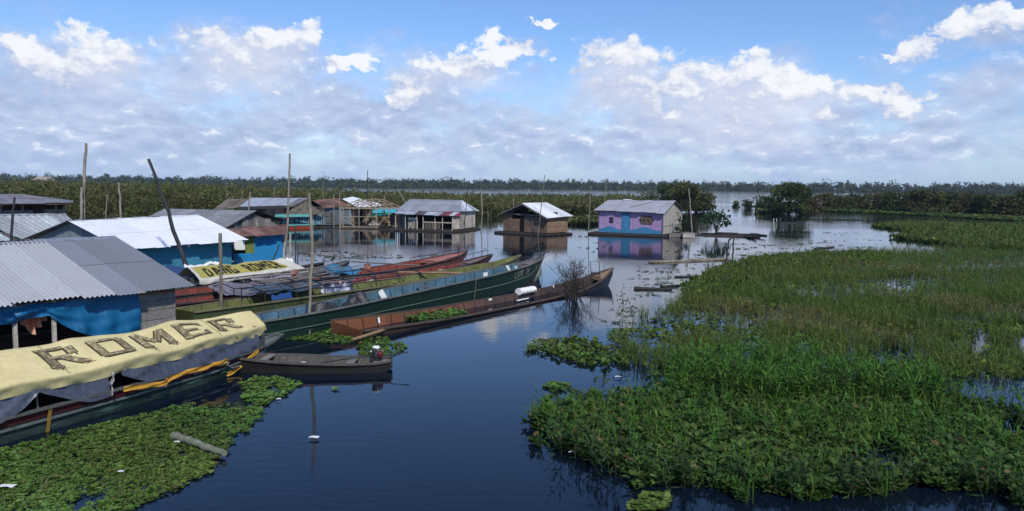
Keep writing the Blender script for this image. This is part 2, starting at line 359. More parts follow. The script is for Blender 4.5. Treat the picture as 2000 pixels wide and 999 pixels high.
# ------------------------------------------------------------------ air
vmn = bpy.data.materials.new('pale_air'); vmn.use_nodes = True; t = vmn.node_tree; t.nodes.clear()
pv = t.nodes.new('ShaderNodeVolumePrincipled'); pv.inputs['Density'].default_value = .00011; pv.inputs['Color'].default_value = (.62, .78, 1, 1); om = t.nodes.new('ShaderNodeOutputMaterial'); t.links.new(pv.outputs[0], om.inputs['Volume'])
mb = MB(); mb.hexa([(-2500, -160, -1), (2500, -160, -1), (2500, 3100, -1), (-2500, 3100, -1), (-2500, -160, 24), (2500, -160, 24), (2500, 3100, 24), (-2500, 3100, 24)])
mb.build('haze', vmn, kind='stuff', label='thin pale blue air over the whole flooded plain', cat='haze')
# ------------------------------------------------------------------ leaf clouds
def leafpts(P, A, S, L_, W_, tm):
    tm = np.array(tm); return P[:, None, :]+A[:, None, :]*(tm[None, :, 0:1]*L_[:, None, None])+S[:, None, :]*(tm[None, :, 1:2]*W_[:, None, None])
DIA = [(0, 0), (.5, .5), (1, 0), (.5, -.5)]; ROUND = [(0, 0), (.22, .42), (.68, .5), (1, 0), (.68, -.5), (.22, -.42)]; LANCE = [(0, -.12), (0, .12), (.4, .5), (1, 0), (.4, -.5)]
def rdir(n, up=0.):
    d = rng.normal(size=(n, 3)); d[:, 2] += up; return d/np.linalg.norm(d, axis=1)[:, None]
def ortho(A):
    r = rng.normal(size=A.shape); s = np.cross(A, r); return s/(np.linalg.norm(s, axis=1)[:, None]+1e-9)
def tones(n, c, v=.25, c2=None):
    c = np.array(c); k = rng.uniform(1-v, 1+v, (n, 1)); out = c[None]*k
    if c2 is not None:
        w = rng.uniform(0, 1, (n, 1))**2; out = out*(1-w)+np.array(c2)[None]*k*w
    return out
def crown(c, r, n, size, col, col2=None, clumps=9, up=.35, lo=.45, skirt=False):
    """leaf cloud: leaves gathered in clumps inside an uneven ellipsoid"""
    c = np.array(c, float); r = np.array(r, float)
    d = rdir(clumps, up); q = d*rng.uniform(lo, .95, (clumps, 1)); cr = rng.uniform(.28, .5, clumps)
    if skirt: q[:, 2] = rng.uniform(-.85, .75, clumps); q[:, :2] = d[:, :2]/np.linalg.norm(d[:, :2], axis=1)[:, None]*rng.uniform(.1, .85, (clumps, 1))*np.sqrt(1-np.maximum(0, q[:, 2:3])**2); cr = rng.uniform(.3, .45, clumps)
    k = rng.integers(0, clumps, n); p = rdir(n, .2)*(rng.uniform(0, 1, (n, 1))**.45)*cr[k][:, None]+q[k]
    p[:, 2] = np.maximum(p[:, 2], -1.); P = c+p*r
    A = rdir(n, .25); S = ortho(A); s = size*rng.uniform(.6, 1.4, n)
    ct = rng.uniform(.7, 1.3, clumps)[k][:, None]
    return leafpts(P, A, S, s, s*.55, DIA), tones(n, col, .3, col2)*ct
LEAF = leafmat('leaves'); FARLEAF = leafmat('far_leaves', .15)
BARK = mat('shrub_bark', (.10, .08, .06), .9)
# ------------------------------------------------------------------ far land and forest
LAND = mat('far_mud_bank', (.06, .065, .035), .95)
def land(name, pts, z, label):
    mb = MB(); n = len(pts)
    mb.face([(x, y, z) for x, y in pts]); 
    for i in range(n):
        a = pts[i]; b_ = pts[(i+1) % n]; mb.face([(a[0], a[1], -.5), (b_[0], b_[1], -.5), (b_[0], b_[1], z), (a[0], a[1], z)])
    mb.build(name, LAND, kind='structure', label=label, cat='land')
def shoreY(x): return 900+.02*x+18*math.sin(x*.008)+12*math.sin(x*.023+1)-(130*min(1, max(0, (x-250)/250)))
land('terrain', [(x, shoreY(x)) for x in range(-1400, 1401, 40)]+[(1400, 2600), (-1400, 2600)], .5, 'low far bank across the lake under the forest')
def forest():
    ch = []
    for row in range(9):
        n = 360-row*8
        for i in range(n):
            x = rng.uniform(-900, 900); y = shoreY(x)+6+row*rng.uniform(7, 15)
            h = (2.3+row*1.2)*rng.uniform(.85, 1.12)+(3. if rng.random() < .05 and row > 4 else 0)
            if x < -480: h *= 1.12
            h = min(h, 19); r_ = h*rng.uniform(.35, .55)+1.2; nn = 170 if row < 4 else 120
            base = (.060, .085, .034) if row < 2 else (.040, .062, .030)
            c = crown((x, y, h*.52+.3), (r_, r_*.7, h*.52), nn, 1.9 if row else 1.5, base, (.07, .082, .038), 7, .1, .1)
            ch.append((c[0], c[1]*rng.uniform(.7, 1.25)))
    npmesh('forest', ch, FARLEAF, kind='stuff', label='dark wooded skyline along the far lake shore', cat='forest')
forest()
# ------------------------------------------------------------------ flooded shrubland behind the floating houses
def front(x):   # where the shrubland begins, from the camera
    return np.interp(x, [-150, -57, -30, 0, 26], [84, 92, 112, 131, 142])
def marsh():
    ch = []; n = 0
    for _ in range(9000):
        x = rng.uniform(-190, 44); k = rng.random(); y = front(x)+ (k**1.6)*(230 if x < -70 else 115)
        if abs(x)/y > .72: continue
        if x > 22+ (y-140)*.16+4*math.sin(y*.11): continue
        if x/y > .08 and y > 210 and rng.random() < .5: continue
        if -.35 < x/y < -.1 and y > 260 and rng.random() < .3: continue
        h = np.interp(x/y, [-.66, -.45, -.25, 0, .2], [4.7, 4.5, 3.4, 2.2, 2.5])*rng.uniform(.72, 1.08)
        if y > 240: h *= .92
        near = y-front(x) < 25; nn = 190 if near else (80 if y < 200 else 40); sz = .34 if near else (.5 if y < 200 else .8)
        r_ = rng.uniform(1.5, 2.6)*(1.25 if y > 200 else 1)
        g = rng.random()
        col = (.112, .112, .034) if g < .55 else ((.082, .108, .030) if g < .85 else (.125, .105, .044))
        ch.append(crown((x, y, h*.5), (r_, r_, h*.52), nn, sz, col, (.13, .13, .048), 8)); n += 1
        if n > 2300: break
    npmesh('flooded_shrubland', ch, LEAF, kind='stuff', label='olive brown flooded thicket spreading behind the floating houses', cat='shrubland')
marsh()
# ------------------------------------------------------------------ floating houses
def xy(p): return np.array(p[:2], float)
def at(p, z): return A3(p[0], p[1], z)
def raft(root, A, B, depth, n, z=.14, r=.17, over=.4):
    z -= .06; r *= .85
    A = xy(A); B = xy(B); u = unit(B-A); v = perp(u)
    for i in range(n):
        o = v*(depth*i/(max(1, n-1))-.25); a = A+o-u*rnd.uniform(over*.4, over*1.5); b_ = B+o+u*rnd.uniform(over*.4, over*1.5); rr = r*rnd.uniform(.8, 1.2)
        mb = MB(); mb.tube([at(a, z), at(lerp(a, b_, .5), z+rnd.uniform(-.03, .03)), at(b_, z)], [rr*1.1, rr, rr*.85], 8); mb.build('raft_log', LOGM, root)
    mb = MB(); c = (A+B)/2+v*depth/2; mb.box((c[0], c[1], .16), np.linalg.norm(B-A)-.5, max(.5, depth-.9), .1, u); mb.build('floor', LOGM, root)
def ridgecap(root, R0, R1, u_side, w=.22, m_=TIN, col=(1, 1, 1), dz=.03):
    R0 = A3(*R0); R1 = A3(*R1); mb = MB(); s = A3(u_side[0], u_side[1], 0); P = []
    for k in range(13):
        q = lerp(R0, R1, k/12)+A3(0, 0, dz+.012*math.sin(k*2.1)); P.append([q+s*w-A3(0, 0, w*.35), q, q-s*w-A3(0, 0, w*.35)])
    mb.grid(P, col, False); mb.build('ridge_cap', m_, root)
BLUEW = mat('blue_boards', (.008, .19, .42), .7, 0, (.02, .11, .20), .5, 2.)
TURQ = mat('turquoise_wall', (.035, .23, .33), .8, 0, (.06, .14, .17), .6, 1.1)
# --- A: near house with the blue tarpaulin
E1 = A3(-9.74, 23.95, 1.88); u = unit(A3(.597, .802)); v = perp(u); E0 = at(xy(E1)-u*9.5, 1.88); wr, zr = 4.7, 3.13
hA = empty('floating_house', at(xy(E1)-u*4+v*3, 0), 'near floating house with grey corrugated roof and blue tarpaulin wall', 'house')
R1 = at(xy(E1)+v*wr, zr); R0 = at(xy(E0)+v*wr, zr); B1 = at(xy(E1)+v*8.2, 2.1); B0 = at(xy(E0)+v*8.2, 2.1)
se = on_line(222, xy(E1), u, 1.88); sr = on_line(84, xy(R1), u, zr)
Em = at(xy(E1)+u*se, 1.88); Rm = at(xy(R1)+u*sr, zr)
mb = MB()
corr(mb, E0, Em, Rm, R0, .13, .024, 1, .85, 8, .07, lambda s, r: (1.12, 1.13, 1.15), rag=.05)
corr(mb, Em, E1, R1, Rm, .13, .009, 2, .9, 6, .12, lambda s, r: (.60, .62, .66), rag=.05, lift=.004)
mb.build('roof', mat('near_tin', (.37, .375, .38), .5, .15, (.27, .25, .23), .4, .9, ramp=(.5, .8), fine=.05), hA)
mb = MB(); corr(mb, R0, R1, B1, B0, .2, .01, 1, .9, 3); mb.build('back_roof', OLDTIN, hA)
ridgecap(hA, R0, R1, v, .26, TIN, (.8, .85, .92), .035)
fa = xy(E1)-u*.42+v*.35; fb = xy(E0)+v*.35
s0 = on_line(268, fa, u, 1.3)
mb = MB(); planks(mb, fa+u*s0, fa, .3, 1.78, .29, False, (1, 1, 1), .16, .03, gap=.014); mb.build('plank_wall', WOOD, hA)
mb = MB(); planks(mb, fa, fa+v*7.2, .3, 1.8, .3, False, (.8, .8, .8), .2); mb.build('side_wall', WOOD, hA)
mb = MB(); gabletri(mb, fa+u*.1, fa+u*.1+v*7.2, fa+u*.1+v*4.3, 1.8, 2.95, w=.25); mb.build('gable', WOOD, hA)
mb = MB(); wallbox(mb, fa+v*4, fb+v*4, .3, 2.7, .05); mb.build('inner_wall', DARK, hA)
mb = MB(); c = (fa+fb)/2+v*3.4; mb.box((c[0], c[1], .12), 9.2, 7, .16, u); mb.build('floor', BROWN, hA)
for px in (30, 106, -60):
    s = on_line(px, fa, u, .9); q = fa+u*s; mb = MB(); mb.box((q[0], q[1], .28), .09, .09, 1.55, u, tint((1, 1, 1), .1)); mb.build('post', PALEW, hA)
mb = MB(); mb.bar(at(fb+v*.02, 1.72), at(fa+v*.02, 1.72), .07, .12); mb.build('eave_beam', BROWN, hA)
for k in range(7):
    q = xy(E1)-u*(.3+k*1.25); mb = MB(); mb.bar(at(q+v*.08, 1.81), at(q+v*.9, 2.0), .06, .08); mb.build('rafter_tail', BROWN, hA)
# tarpaulin hung from the eave beam
BOT = [(-90, 640), (0, 634), (26, 632), (60, 622), (93, 616), (112, 630), (140, 645), (165, 654), (190, 658), (215, 656), (245, 650), (269, 646)]
TARP = mat('blue_tarp', (.004, .115, .26), .5, 0, (.003, .06, .16), .45, 1.5, (1, 1, .5), bump=.012, bscale=9, spec=.4, fine=.05)
P = []; n = 90
for i in range(n+1):
    px = -90+(269+90)*i/n; s = on_line(px, fa, u, 1.4); q = fa+u*s; zb = max(.5, zat(q, np.interp(px, [a for a, _ in BOT], [b_ for _, b_ in BOT]))); zt = 1.77-.03*abs(math.sin(i*.16)); row = []
    for j in range(19):
        t = j/18; d = .06+.05*math.sin(t*3)+.055*t*math.sin(i*.42+t*2.2+1.5*math.sin(i*.09))+.03*math.sin(i*.9-t*5)*t+.035*math.sin(7*t+i*.12)
        d += .07*max(0, math.sin((t*1.3-(269-px)/260)*7))*t*(px > 90)
        row.append(at(q-v*d, zt+(zb-zt)*t))
    P.append(row)
mb = MB(); mb.grid(P); mb.build('tarpaulin', TARP, label='bright blue tarpaulin sagging from the eave of the near grey roofed house', cat='tarpaulin')
# orange cloth hung inside
q = fa+v*.4; mb = MB(); P = []
for i in range(13):
    s = on_line(40+48*i/12, q, u, 1.1); g = q+u*s; zb = 1.22-.22*math.sin(math.pi*i/12)-.12*(i in (5, 6, 7))
    P.append([at(g+v*(.05*math.sin(i*1.9)*k), 1.5+(zb-1.5)*k/4) for k in range(5)])
mb.grid(P); mb.build('cloth', mat('orange_cloth', (.55, .14, .05), .9, 0, (.75, .55, .4), .7, 4.), label='orange patterned cloth hanging in the dark opening of the near house', cat='cloth')
# --- B: turquoise house with the white roof
Ea = A3(-17.76, 37.34, 1.9); u = unit(A3(.487, .873)); v = perp(u); E0 = at(xy(Ea)-u*.9, 1.9); E1 = at(xy(Ea)+u*6.66, 1.9); wr, zr = 4.1, 3.12
hB = empty('floating_house', at(xy(Ea)+u*3+v*3, 0), 'turquoise floating house under a bright white metal roof', 'house')
R0 = at(xy(E0)+v*wr, zr-.06); R1 = at(xy(E1)+v*wr+u*.1, zr); B0 = at(xy(E0)+v*8.2, 1.95); B1 = at(xy(E1)+v*8.2, 1.95)
mb = MB(); corr(mb, E0, E1, R1, R0, .13, .006, 2, .85, 6, .035, rag=.07, lift=.006); mb.build('roof', TINW, hB)
mb = MB(); corr(mb, R0, R1, B1, B0, .2, .01, 1, .9, 3); mb.build('back_roof', TIN, hB)
ridgecap(hB, R0, R1, v, .22, TINW, (.8, .8, .82))
g0 = xy(E0)+u*.35+v*.25; g1 = g0+v*7.7
mb = MB(); gabletri(mb, g0, g1, g0+v*3.85, 1.8, 2.98, (.9, 1., 1.05), .19, .16); planks(mb, g0, g1, .3, 1.8, .19, True, (.9, 1., 1.05), .16); mb.build('gable_wall', mat('blue_grey_boards', (.22, .24, .25), .85, 0, (.12, .12, .12), .5, 2.5, (2, 2, .4), bump=.004), hB)
w0 = xy(E0)+u*.35+v*.45; w1_ = xy(E1)-u*.75+v*.45
mb = MB(); planks(mb, w0, w1_, .25, 1.82, .75, True, (1, 1, 1), .05, .03, gap=.004, jit=.005); mb.build('front_wall', TURQ, hB)
mb = MB(); planks(mb, w1_, w1_+v*7.2, .25, 1.9, .3, True, (1, 1, 1), .06); mb.build('end_wall', TURQ, hB)
mb = MB(); gabletri(mb, w1_+u*.02, w1_+v*7.2+u*.02, w1_+v*3.6, 1.9, 2.95, (.9, .9, .9), .3); mb.build('end_gable', TURQ, hB)
for px in (322, 368, 417, 455):
    s = on_line(px, xy(E0), u, 1.9); q = xy(E0)+u*s; mb = MB(); mb.bar(at(q-v*.06, 1.79), at(q+v*.9, 2.02), .07, .09, (1, 1, 1)); mb.build('rafter_tail', PALEW, hB)
raft(hB, w0, w1_, 7.2, 5)
# --- C: dark gabled house with the rusty awning and blue cabin front
hC = empty('floating_house', VD(505, 520, 46)*A3(1, 1, 0)+A3(0, 0, 0), 'dark boarded house with rusty awning over a bright blue front', 'house')
f0 = VD(440, 445, 46.5); f1 = VD(559, 432.5, 50.5); ap = VD(503, 412, 48.5); du = unit(A3(-5.9, 1.5)); L_ = 6.6
mb = MB(); corr(mb, f0+at(du*L_, 0), f0, ap, ap+at(du*L_, 0), .2, .012, 3, .85, 4, .16, rag=.08); mb.build('roof', mat('dark_tin', (.25, .265, .28), .6, .25, (.14, .11, .10), .55, .9), hC)
mb = MB(); corr(mb, ap+at(du*L_, 0), ap, f1, f1+at(du*L_, 0), .2, .012, 2, .85, 4, .16); mb.build('back_roof', OLDTIN, hC)
i0 = xy(lerp(f0, f1, .05))+du*.25; i1 = xy(lerp(f0, f1, .96))+du*.25
mb = MB(); gabletri(mb, i0, i1, lerp(i0, i1, .5), 2.2, 3.1, (.75, .75, .75), .3, .5); planks(mb, i0, i1, .3, 2.2, .3, True, (.6, .6, .6), .4); mb.build('gable_wall', WOOD, hC)
for a, b_, c in ((.28, .38, (1, 1.05, 1.1)), (.52, .56, (1.3, 1.25, 1.15)), (.68, .80, (1.1, 1.1, 1.1))):
    mb = MB(); planks(mb, lerp(i0, i1, a)-du*.06, lerp(i0, i1, b_)-du*.06, 2.28, 2.75, .4, True, c, .1); mb.build('patch_board', WOOD, hC)
t0 = VD(437, 448, 46.1); t1 = VD(558, 438.5, 47.4); b1 = VD(561, 457, 45.5); b0 = VD(476, 462, 44.3)
mb = MB(); corr(mb, b0, b1, t1, t0, .14, .014, 1, .3, 6, .3, lambda s, r: (1.9, 1.9, 1.9) if rnd.random() < .15 else (1, 1, 1), rag=.1); mb.build('awning', RUST, hC)
q0 = VD(456, 500, 44.55); q1 = VD(497, 500, 45.0); q2 = VD(553, 500, 45.8); uq = unit(xy(q2)-xy(q0)); nq = -perp(uq)
mb = MB(); planks(mb, q1, q2, .2, 2.0, .25, True, (1, 1, 1), .05, gap=.004); mb.build('blue_wall', BLUEW, hC)
mb = MB(); planks(mb, q0, q1, .2, .98, .2, True, (.9, 1.05, 1.05), .12); mb.build('lower_wall', BLUEW, hC)
mb = MB(); wallbox(mb, VD(480, 500, 44.82), q1, .98, 2.0, .05); mb.build('panel', mat('olive_paint', (.14, .18, .04), .8), hC)
mb = MB(); wallbox(mb, xy(VD(458, 500, 44.6)), xy(VD(479, 500, 44.8)), 1.18, 1.72, .04); mb.build('window', WHITE, hC)
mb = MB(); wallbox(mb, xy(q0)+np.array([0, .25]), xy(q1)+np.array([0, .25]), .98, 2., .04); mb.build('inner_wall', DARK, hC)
for q in (q2, lerp(q2, q1, .02)+A3(.25, .5, 0)): pole('post', [at(q, -.3), at(q+A3(.1, 0, 0), 2.05)], .07, .06, PALEW, parent=hC)
mb = MB(); planks(mb, q2, xy(q2)-du*0+np.array([-.6, 2.5]), .2, 2., .25, True, (.8, .8, .8), .1); mb.build('end_wall', BLUEW, hC)
raft(hC, q0, q2, 3.2, 4)
# --- D, E, G: roofs stepping away beside the white roof
T_ = VD(143, 396, 50); Rg = VD(46, 380, 53); Lr = VD(-160, 379, 53); Le = VD(-160, 401, 50)
hD = empty('stilt_house', at(xy(VD(60, 420, 51.5)), 0), 'open sided house with dark overhanging hip roof behind the pale roofs', 'house')
mb = MB(); corr(mb, Le, T_, Rg, Lr, .22, .014, 2, .9, 4, .12); mb.build('roof', mat('purple_grey_tin', (.23, .23, .26), .6, .2, (.13, .11, .11), .6, .8), hD)
mb = MB(); bk_ = VD(143, 392, 57); mb.face([T_, bk_, Rg]); mb.face([Rg, bk_, at(VD(-160, 396, 57), bk_[2]), Lr]); mb.build('back_roof', OLDTIN, hD)
mb = MB(); mb.bar(T_-A3(.1, -.1, .06), Le-A3(0, -.1, .06), .06, .1); mb.build('eave_beam', BROWN, hD)
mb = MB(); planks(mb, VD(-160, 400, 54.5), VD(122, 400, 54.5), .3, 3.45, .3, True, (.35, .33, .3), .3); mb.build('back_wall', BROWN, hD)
mb = MB(); planks(mb, VD(87, 413, 51), VD(126, 413, 51), 1.2, zat(VD(100, 413, 51), 409), .25, False, (1.2, 1.2, 1.15), .15); mb.build('low_wall', WOOD, hD)
mb = MB(); planks(mb, VD(-120, 413, 51), VD(66, 413, 51), 1.2, zat(VD(30, 413, 51), 411), .3, False, (.8, .85, .95), .2); mb.build('railing_wall', WOOD, hD)
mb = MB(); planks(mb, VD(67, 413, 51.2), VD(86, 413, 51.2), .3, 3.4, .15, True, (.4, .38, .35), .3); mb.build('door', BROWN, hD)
for px in (2, 45, 110, 126):
    q = VD(px, 413, 50.8); mb = MB(); mb.box((q[0], q[1], -.4), .1, .1, 4., (1, 0)); mb.build('post', WOOD, hD)
mb = MB(); c = VD(0, 430, 53); mb.box((c[0], c[1], .1), 12, 5, .15); mb.build('floor', BROWN, hD)
for nm, lab, q, k in (('E', 'old ribbed roof house with striped pale sheets beside the grey gable', ((-26, 41.7, 1.9), (-23.7, 44.2, 1.95), (-25.97, 45.7, 3.1), (-29.4, 42.4, 3.12)), (1.35, 1.38, 1.42)),
                   ('G', 'low house with pale green tinged roof under the slanting dark pole', ((-28.2, 38.2, 1.55), (-25.3, 40.9, 1.55), (-28.7, 42.2, 2.75), (-31.4, 39.6, 2.75)), (1.2, 1.32, 1.3))):
    c = sum(xy(p) for p in q)/4; h = empty('floating_house', at(c, 0), lab, 'house')
    mb = MB(); corr(mb, *q, .26, .02, 1, .55, 6, .28, lambda s, r: k); mb.build('roof', mat('striped_tin', (.33, .35, .35), .55, .3, (.20, .20, .17), .6, 1.1), h)
    R0_, R1_ = A3(*q[3]), A3(*q[2]); dv = unit(xy(R0_)-xy(q[0])); ridgecap(h, R0_, R1_, dv, .2, TIN, (1.1, 1.1, 1.1))
    b0_ = at(xy(R0_)+dv*3, 2); b1_ = at(xy(R1_)+dv*3, 2); mb = MB(); corr(mb, R0_, R1_, b1_, b0_, .26, .015, 1, .8, 3); mb.build('back_roof', OLDTIN, h)
    a_, d_ = xy(lerp(q[1], q[2], .12)), xy(lerp(q[1], b1_, .9)); mb = MB()
    wi = xy(lerp(q[0], q[1], .04))+dv*.3; wj = xy(lerp(q[0], q[1], .96))+dv*.3
    planks(mb, wi, wj, .2, q[0][2]-.05, .25, True, (.8, .8, .8), .2); planks(mb, wi, wi+dv*5.5, .2, 2.0, .25, True, (.7, .7, .7), .2); mb.build('wall', WOOD, h)
    mb = MB(); mb.box((c[0], c[1], .05), 4, 5, .15, unit(xy(q[1])-xy(q[0]))); mb.build('floor', LOGM, h)
# --- H7: purple house
C0 = A3(14.97, 78.45, 0); th = math.radians(27); u = np.array([math.cos(th), -math.sin(th)]); v = perp(u); Lw = 6.75; Dw = 7.2
Lf = xy(C0)-u*Lw
hP = empty('floating_house', at(xy(C0)-u*3.4+v*3.6, 0), 'purple and blue painted floating house with a pale metal roof', 'house')
ze, zr = 2.42, 3.56; ov = .33
E0 = at(Lf-u*.45-v*ov, ze+.12); E1 = at(xy(C0)+u*.25-v*ov, ze-.02); R0 = at(Lf-u*.3+v*Dw*.48, zr-.05); R1 = at(xy(C0)+u*.3+v*Dw*.48, zr); B0 = at(Lf+v*(Dw+.4), ze); B1 = at(xy(C0)+u*.35+v*(Dw+.45), ze-.05)
mb = MB(); corr(mb, E0, E1, R1, R0, .25, .012, 2, .85, 4, .08, rag=.07); mb.build('roof', mat('pinkish_tin', (.43, .425, .45), .55, .25, (.30, .28, .28), .5, .7), hP)
mb = MB(); corr(mb, R0, R1, B1, B0, .25, .012, 1, .85, 4); mb.build('back_roof', TIN, hP)
ridgecap(hP, R0, R1, v, .2, TIN, (1.2, 1.15, 1.2))
mb = MB(); q = lerp(R0, R1, .29); mb.box((q[0], q[1], q[2]+.02), .8, .35, .09, u); mb.build('ridge_sheet', WHITE, hP)
mb = MB(); mb.bar(lerp(lerp(E0, E1, .46), lerp(R0, R1, .46), .3)+A3(0, 0, .05), lerp(lerp(E0, E1, .68), lerp(R0, R1, .68), .8)+A3(0, 0, .05), .06, .03); mb.build('batten', BROWN, hP)
PURP = mat('purple_paint', (.34, .235, .40), .8, 0, (.26, .165, .28), .45, .7); BLUP = mat('blue_paint', (.045, .20, .36), .75, 0, (.03, .12, .22), .5, 1.2)
f_ = lambda s: Lf+u*Lw*s
mb = MB(); wallbox(mb, f_(0), f_(1), .22, ze-.02, .07); mb.build('front_wall', PURP, hP)
mat('dark_purple', (.14, .085, .21), .8)
mb = MB(); wallbox(mb, f_(.37)-v*.06, f_(.503)-v*.06, .24, ze-.1, .04); d = mb.build('door', BLUP, hP)
mb = MB(); wallbox(mb, f_(.49)-v*.09, f_(.50)-v*.09, 1.1, 1.3, .03); mb.build('handle', METAL, d)
mb = MB(); wallbox(mb, f_(.17)-v*.05, f_(.232)-v*.05, 1.22, 1.84, .03); d = mb.build('window', mat('dark_blue_frame', (.02, .02, .06), .6), hP)
mb = MB(); wallbox(mb, f_(.178)-v*.07, f_(.224)-v*.07, 1.27, 1.79, .012); mb.build('pane', mat('window_glass', (.03, .03, .07), .15, spec=.6, fine=0), d)
def flat(name, pts, off, m_, parent):
    mb = MB(); th_ = .008; a = [at(f_(s)-v*(off+th_), z) for s, z in pts]; b_ = [at(f_(s)-v*off, z) for s, z in pts]
    mb.face(a); n = len(pts)
    for i in range(n): mb.face([a[i], b_[i], b_[(i+1) % n], a[(i+1) % n]])
    return mb.build(name, m_, parent)
def hill(a, b_, pk): return [(a, .24), (b_, .24), (b_, .55)]+[(a+(b_-a)*t, .58+(.36)*pk*math.exp(-((t-.45)/.27)**2)) for t in np.linspace(1, 0, 14)]
flat('painted_hill', hill(.012, .368, .9), .042, BLUP, hP); flat('painted_hill', hill(.505, .992, .95), .042, BLUP, hP)
hexp = [(.635, 1.62), (.675, 2.06), (.83, 2.06), (.868, 1.62), (.83, 1.17), (.675, 1.17)]
w_ = flat('window', hexp, .042, mat('dark_brown_frame', (.05, .03, .025), .8), hP)
flat('grille', [(.668, 1.24), (.838, 1.24), (.838, 1.98), (.668, 1.98)], .056, mat('brown_grille', (.16, .11, .09), .85, 0, (.03, .02, .02), .9, 5.), w_)
for s in (.71, .785): flat('opening', [(s-.016, 1.5), (s+.016, 1.5), (s+.016, 1.66), (s-.016, 1.66)], .068, DARK, w_)
mb = MB(); top = lambda s: ze-.05+(zr-ze)*(1-abs(s-.48)/.52)*.92
planks(mb, xy(C0), xy(C0)+v*Dw, .22, 2., .33, True, (1, 1, .98), .12, top=top, gap=.01, jit=.01); mb.build('side_wall', PALEW, hP)
mb = MB(); wallbox(mb, xy(C0)+u*.02, xy(C0)+v*Dw+u*.02, 1.02, 1.07, .05); mb.build('batten', WOOD, hP)
mb = MB(); planks(mb, Lf+v*Dw, xy(C0)+v*Dw, .22, ze, .3, True); planks(mb, Lf, Lf+v*Dw, .22, ze, .3, True, top=top); mb.build('back_wall', PALEW, hP)
mb = MB(); wallbox(mb, Lf-u*.03-v*.04, Lf+u*.05-v*.04, .2, ze, .08); mb.build('corner_post', mat('dark_purple', ), hP)
mb = MB(); wallbox(mb, xy(C0)-u*.05-v*.05, xy(C0)+u*.05-v*.05, .2, ze, .08); mb.build('corner_post', mat('dark_purple', ), hP)
raft(hP, Lf-u*.5-v*.55, xy(C0)+u*.5-v*.55, Dw+1, 9, .12, .2)
# --- H6: brown hut
c0 = A3(-.94, 82.33, 0); c1 = A3(3.5, 78.58, 0); u = unit(xy(c1)-xy(c0)); v = perp(u); Lw = np.linalg.norm(xy(c1)-xy(c0)); Dw = 3.4
hH = empty('floating_hut', at(xy(c0)+u*Lw/2+v*1.7, 0), 'small brown plank hut with white sheets on one roof slope', 'hut')
ze, zr = 2.05, 3.2; mid = xy(c0)+u*Lw*.5
Rf = at(mid-v*.5, zr); Rb = at(mid+v*(Dw+.2), zr+.02); ef = at(xy(c1)+u*.35-v*.5, ze-.25); eb = at(xy(c1)+u*.4+v*(Dw+.3), ze-.12); lf = at(xy(c0)-u*.35-v*.45, ze-.05); lb = at(xy(c0)-u*.35+v*(Dw+.2), ze-.05)
mb = MB(); corr(mb, ef, eb, Rb, Rf, .3, .02, 1, .8, 4, .3, lambda s, r: (1, 1, 1) if s < .3 else (.8, .8, .8)); mb.build('roof', TINW, hH)
mb = MB(); corr(mb, lb, lf, Rf, Rb, .3, .02, 1, .8, 4, .3); mb.build('back_roof', mat('brown_sheet', (.12, .095, .075), .9), hH)
for a in (0, .5, 1.2):
    mb = MB(); mb.bar(lf+at(v*a, -.1), Rf+at(v*a, -.1), .06, .1); mb.build('rafter', WOOD, hH); mb = MB(); mb.bar(ef+at(v*a, -.1), Rf+at(v*a, -.1), .06, .1); mb.build('rafter', WOOD, hH)
mb = MB(); mb.bar(at(xy(c0)-v*.03, ze), at(xy(c1)-v*.03, ze-.1), .06, .1); mb.build('tie_beam', WOOD, hH)
f_ = lambda s: xy(c0)+u*Lw*s
mb = MB(); planks(mb, f_(0), f_(.2), .25, 1.95, .3, True, (1.15, 1.1, 1.05), .1); planks(mb, f_(.2), f_(.38), .25, 1.55, .8, True, (1.25, 1.2, 1.1), .06); mb.build('panel_wall', BROWN, hH)
mb = MB(); planks(mb, f_(.49), f_(1), .25, 1.85, .23, False, (1, 1, 1), .16); mb.build('plank_wall', BROWN, hH)
mb = MB(); planks(mb, f_(.37)+v*.08, f_(.49)+v*.08, .25, 2.2, .3, True, (.06, .05, .05), .1); mb.build('doorway', BROWN, hH)
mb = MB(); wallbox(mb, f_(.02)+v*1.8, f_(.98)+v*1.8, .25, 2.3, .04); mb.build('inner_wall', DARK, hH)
mb = MB(); planks(mb, f_(1), f_(1)+v*Dw, .25, 1.95, .24, False, (1.5, 1.42, 1.3), .2); mb.build('side_wall', BROWN, hH)
mb = MB(); planks(mb, f_(0), f_(0)+v*Dw, .25, 1.95, .24, False); planks(mb, f_(0)+v*Dw, f_(1)+v*Dw, .25, 1.95, .24, False); mb.build('back_wall', BROWN, hH)
mb = MB(); mb.bar(at(f_(.72)-v*.08, .3), at(f_(.68)-v*.1, 1.4), .05, .05); mb.build('prop', WOOD, hH)
raft(hH, f_(-.02)-v*.5, f_(1.03)-v*.5, Dw+.6, 6, .12, .19, .6)
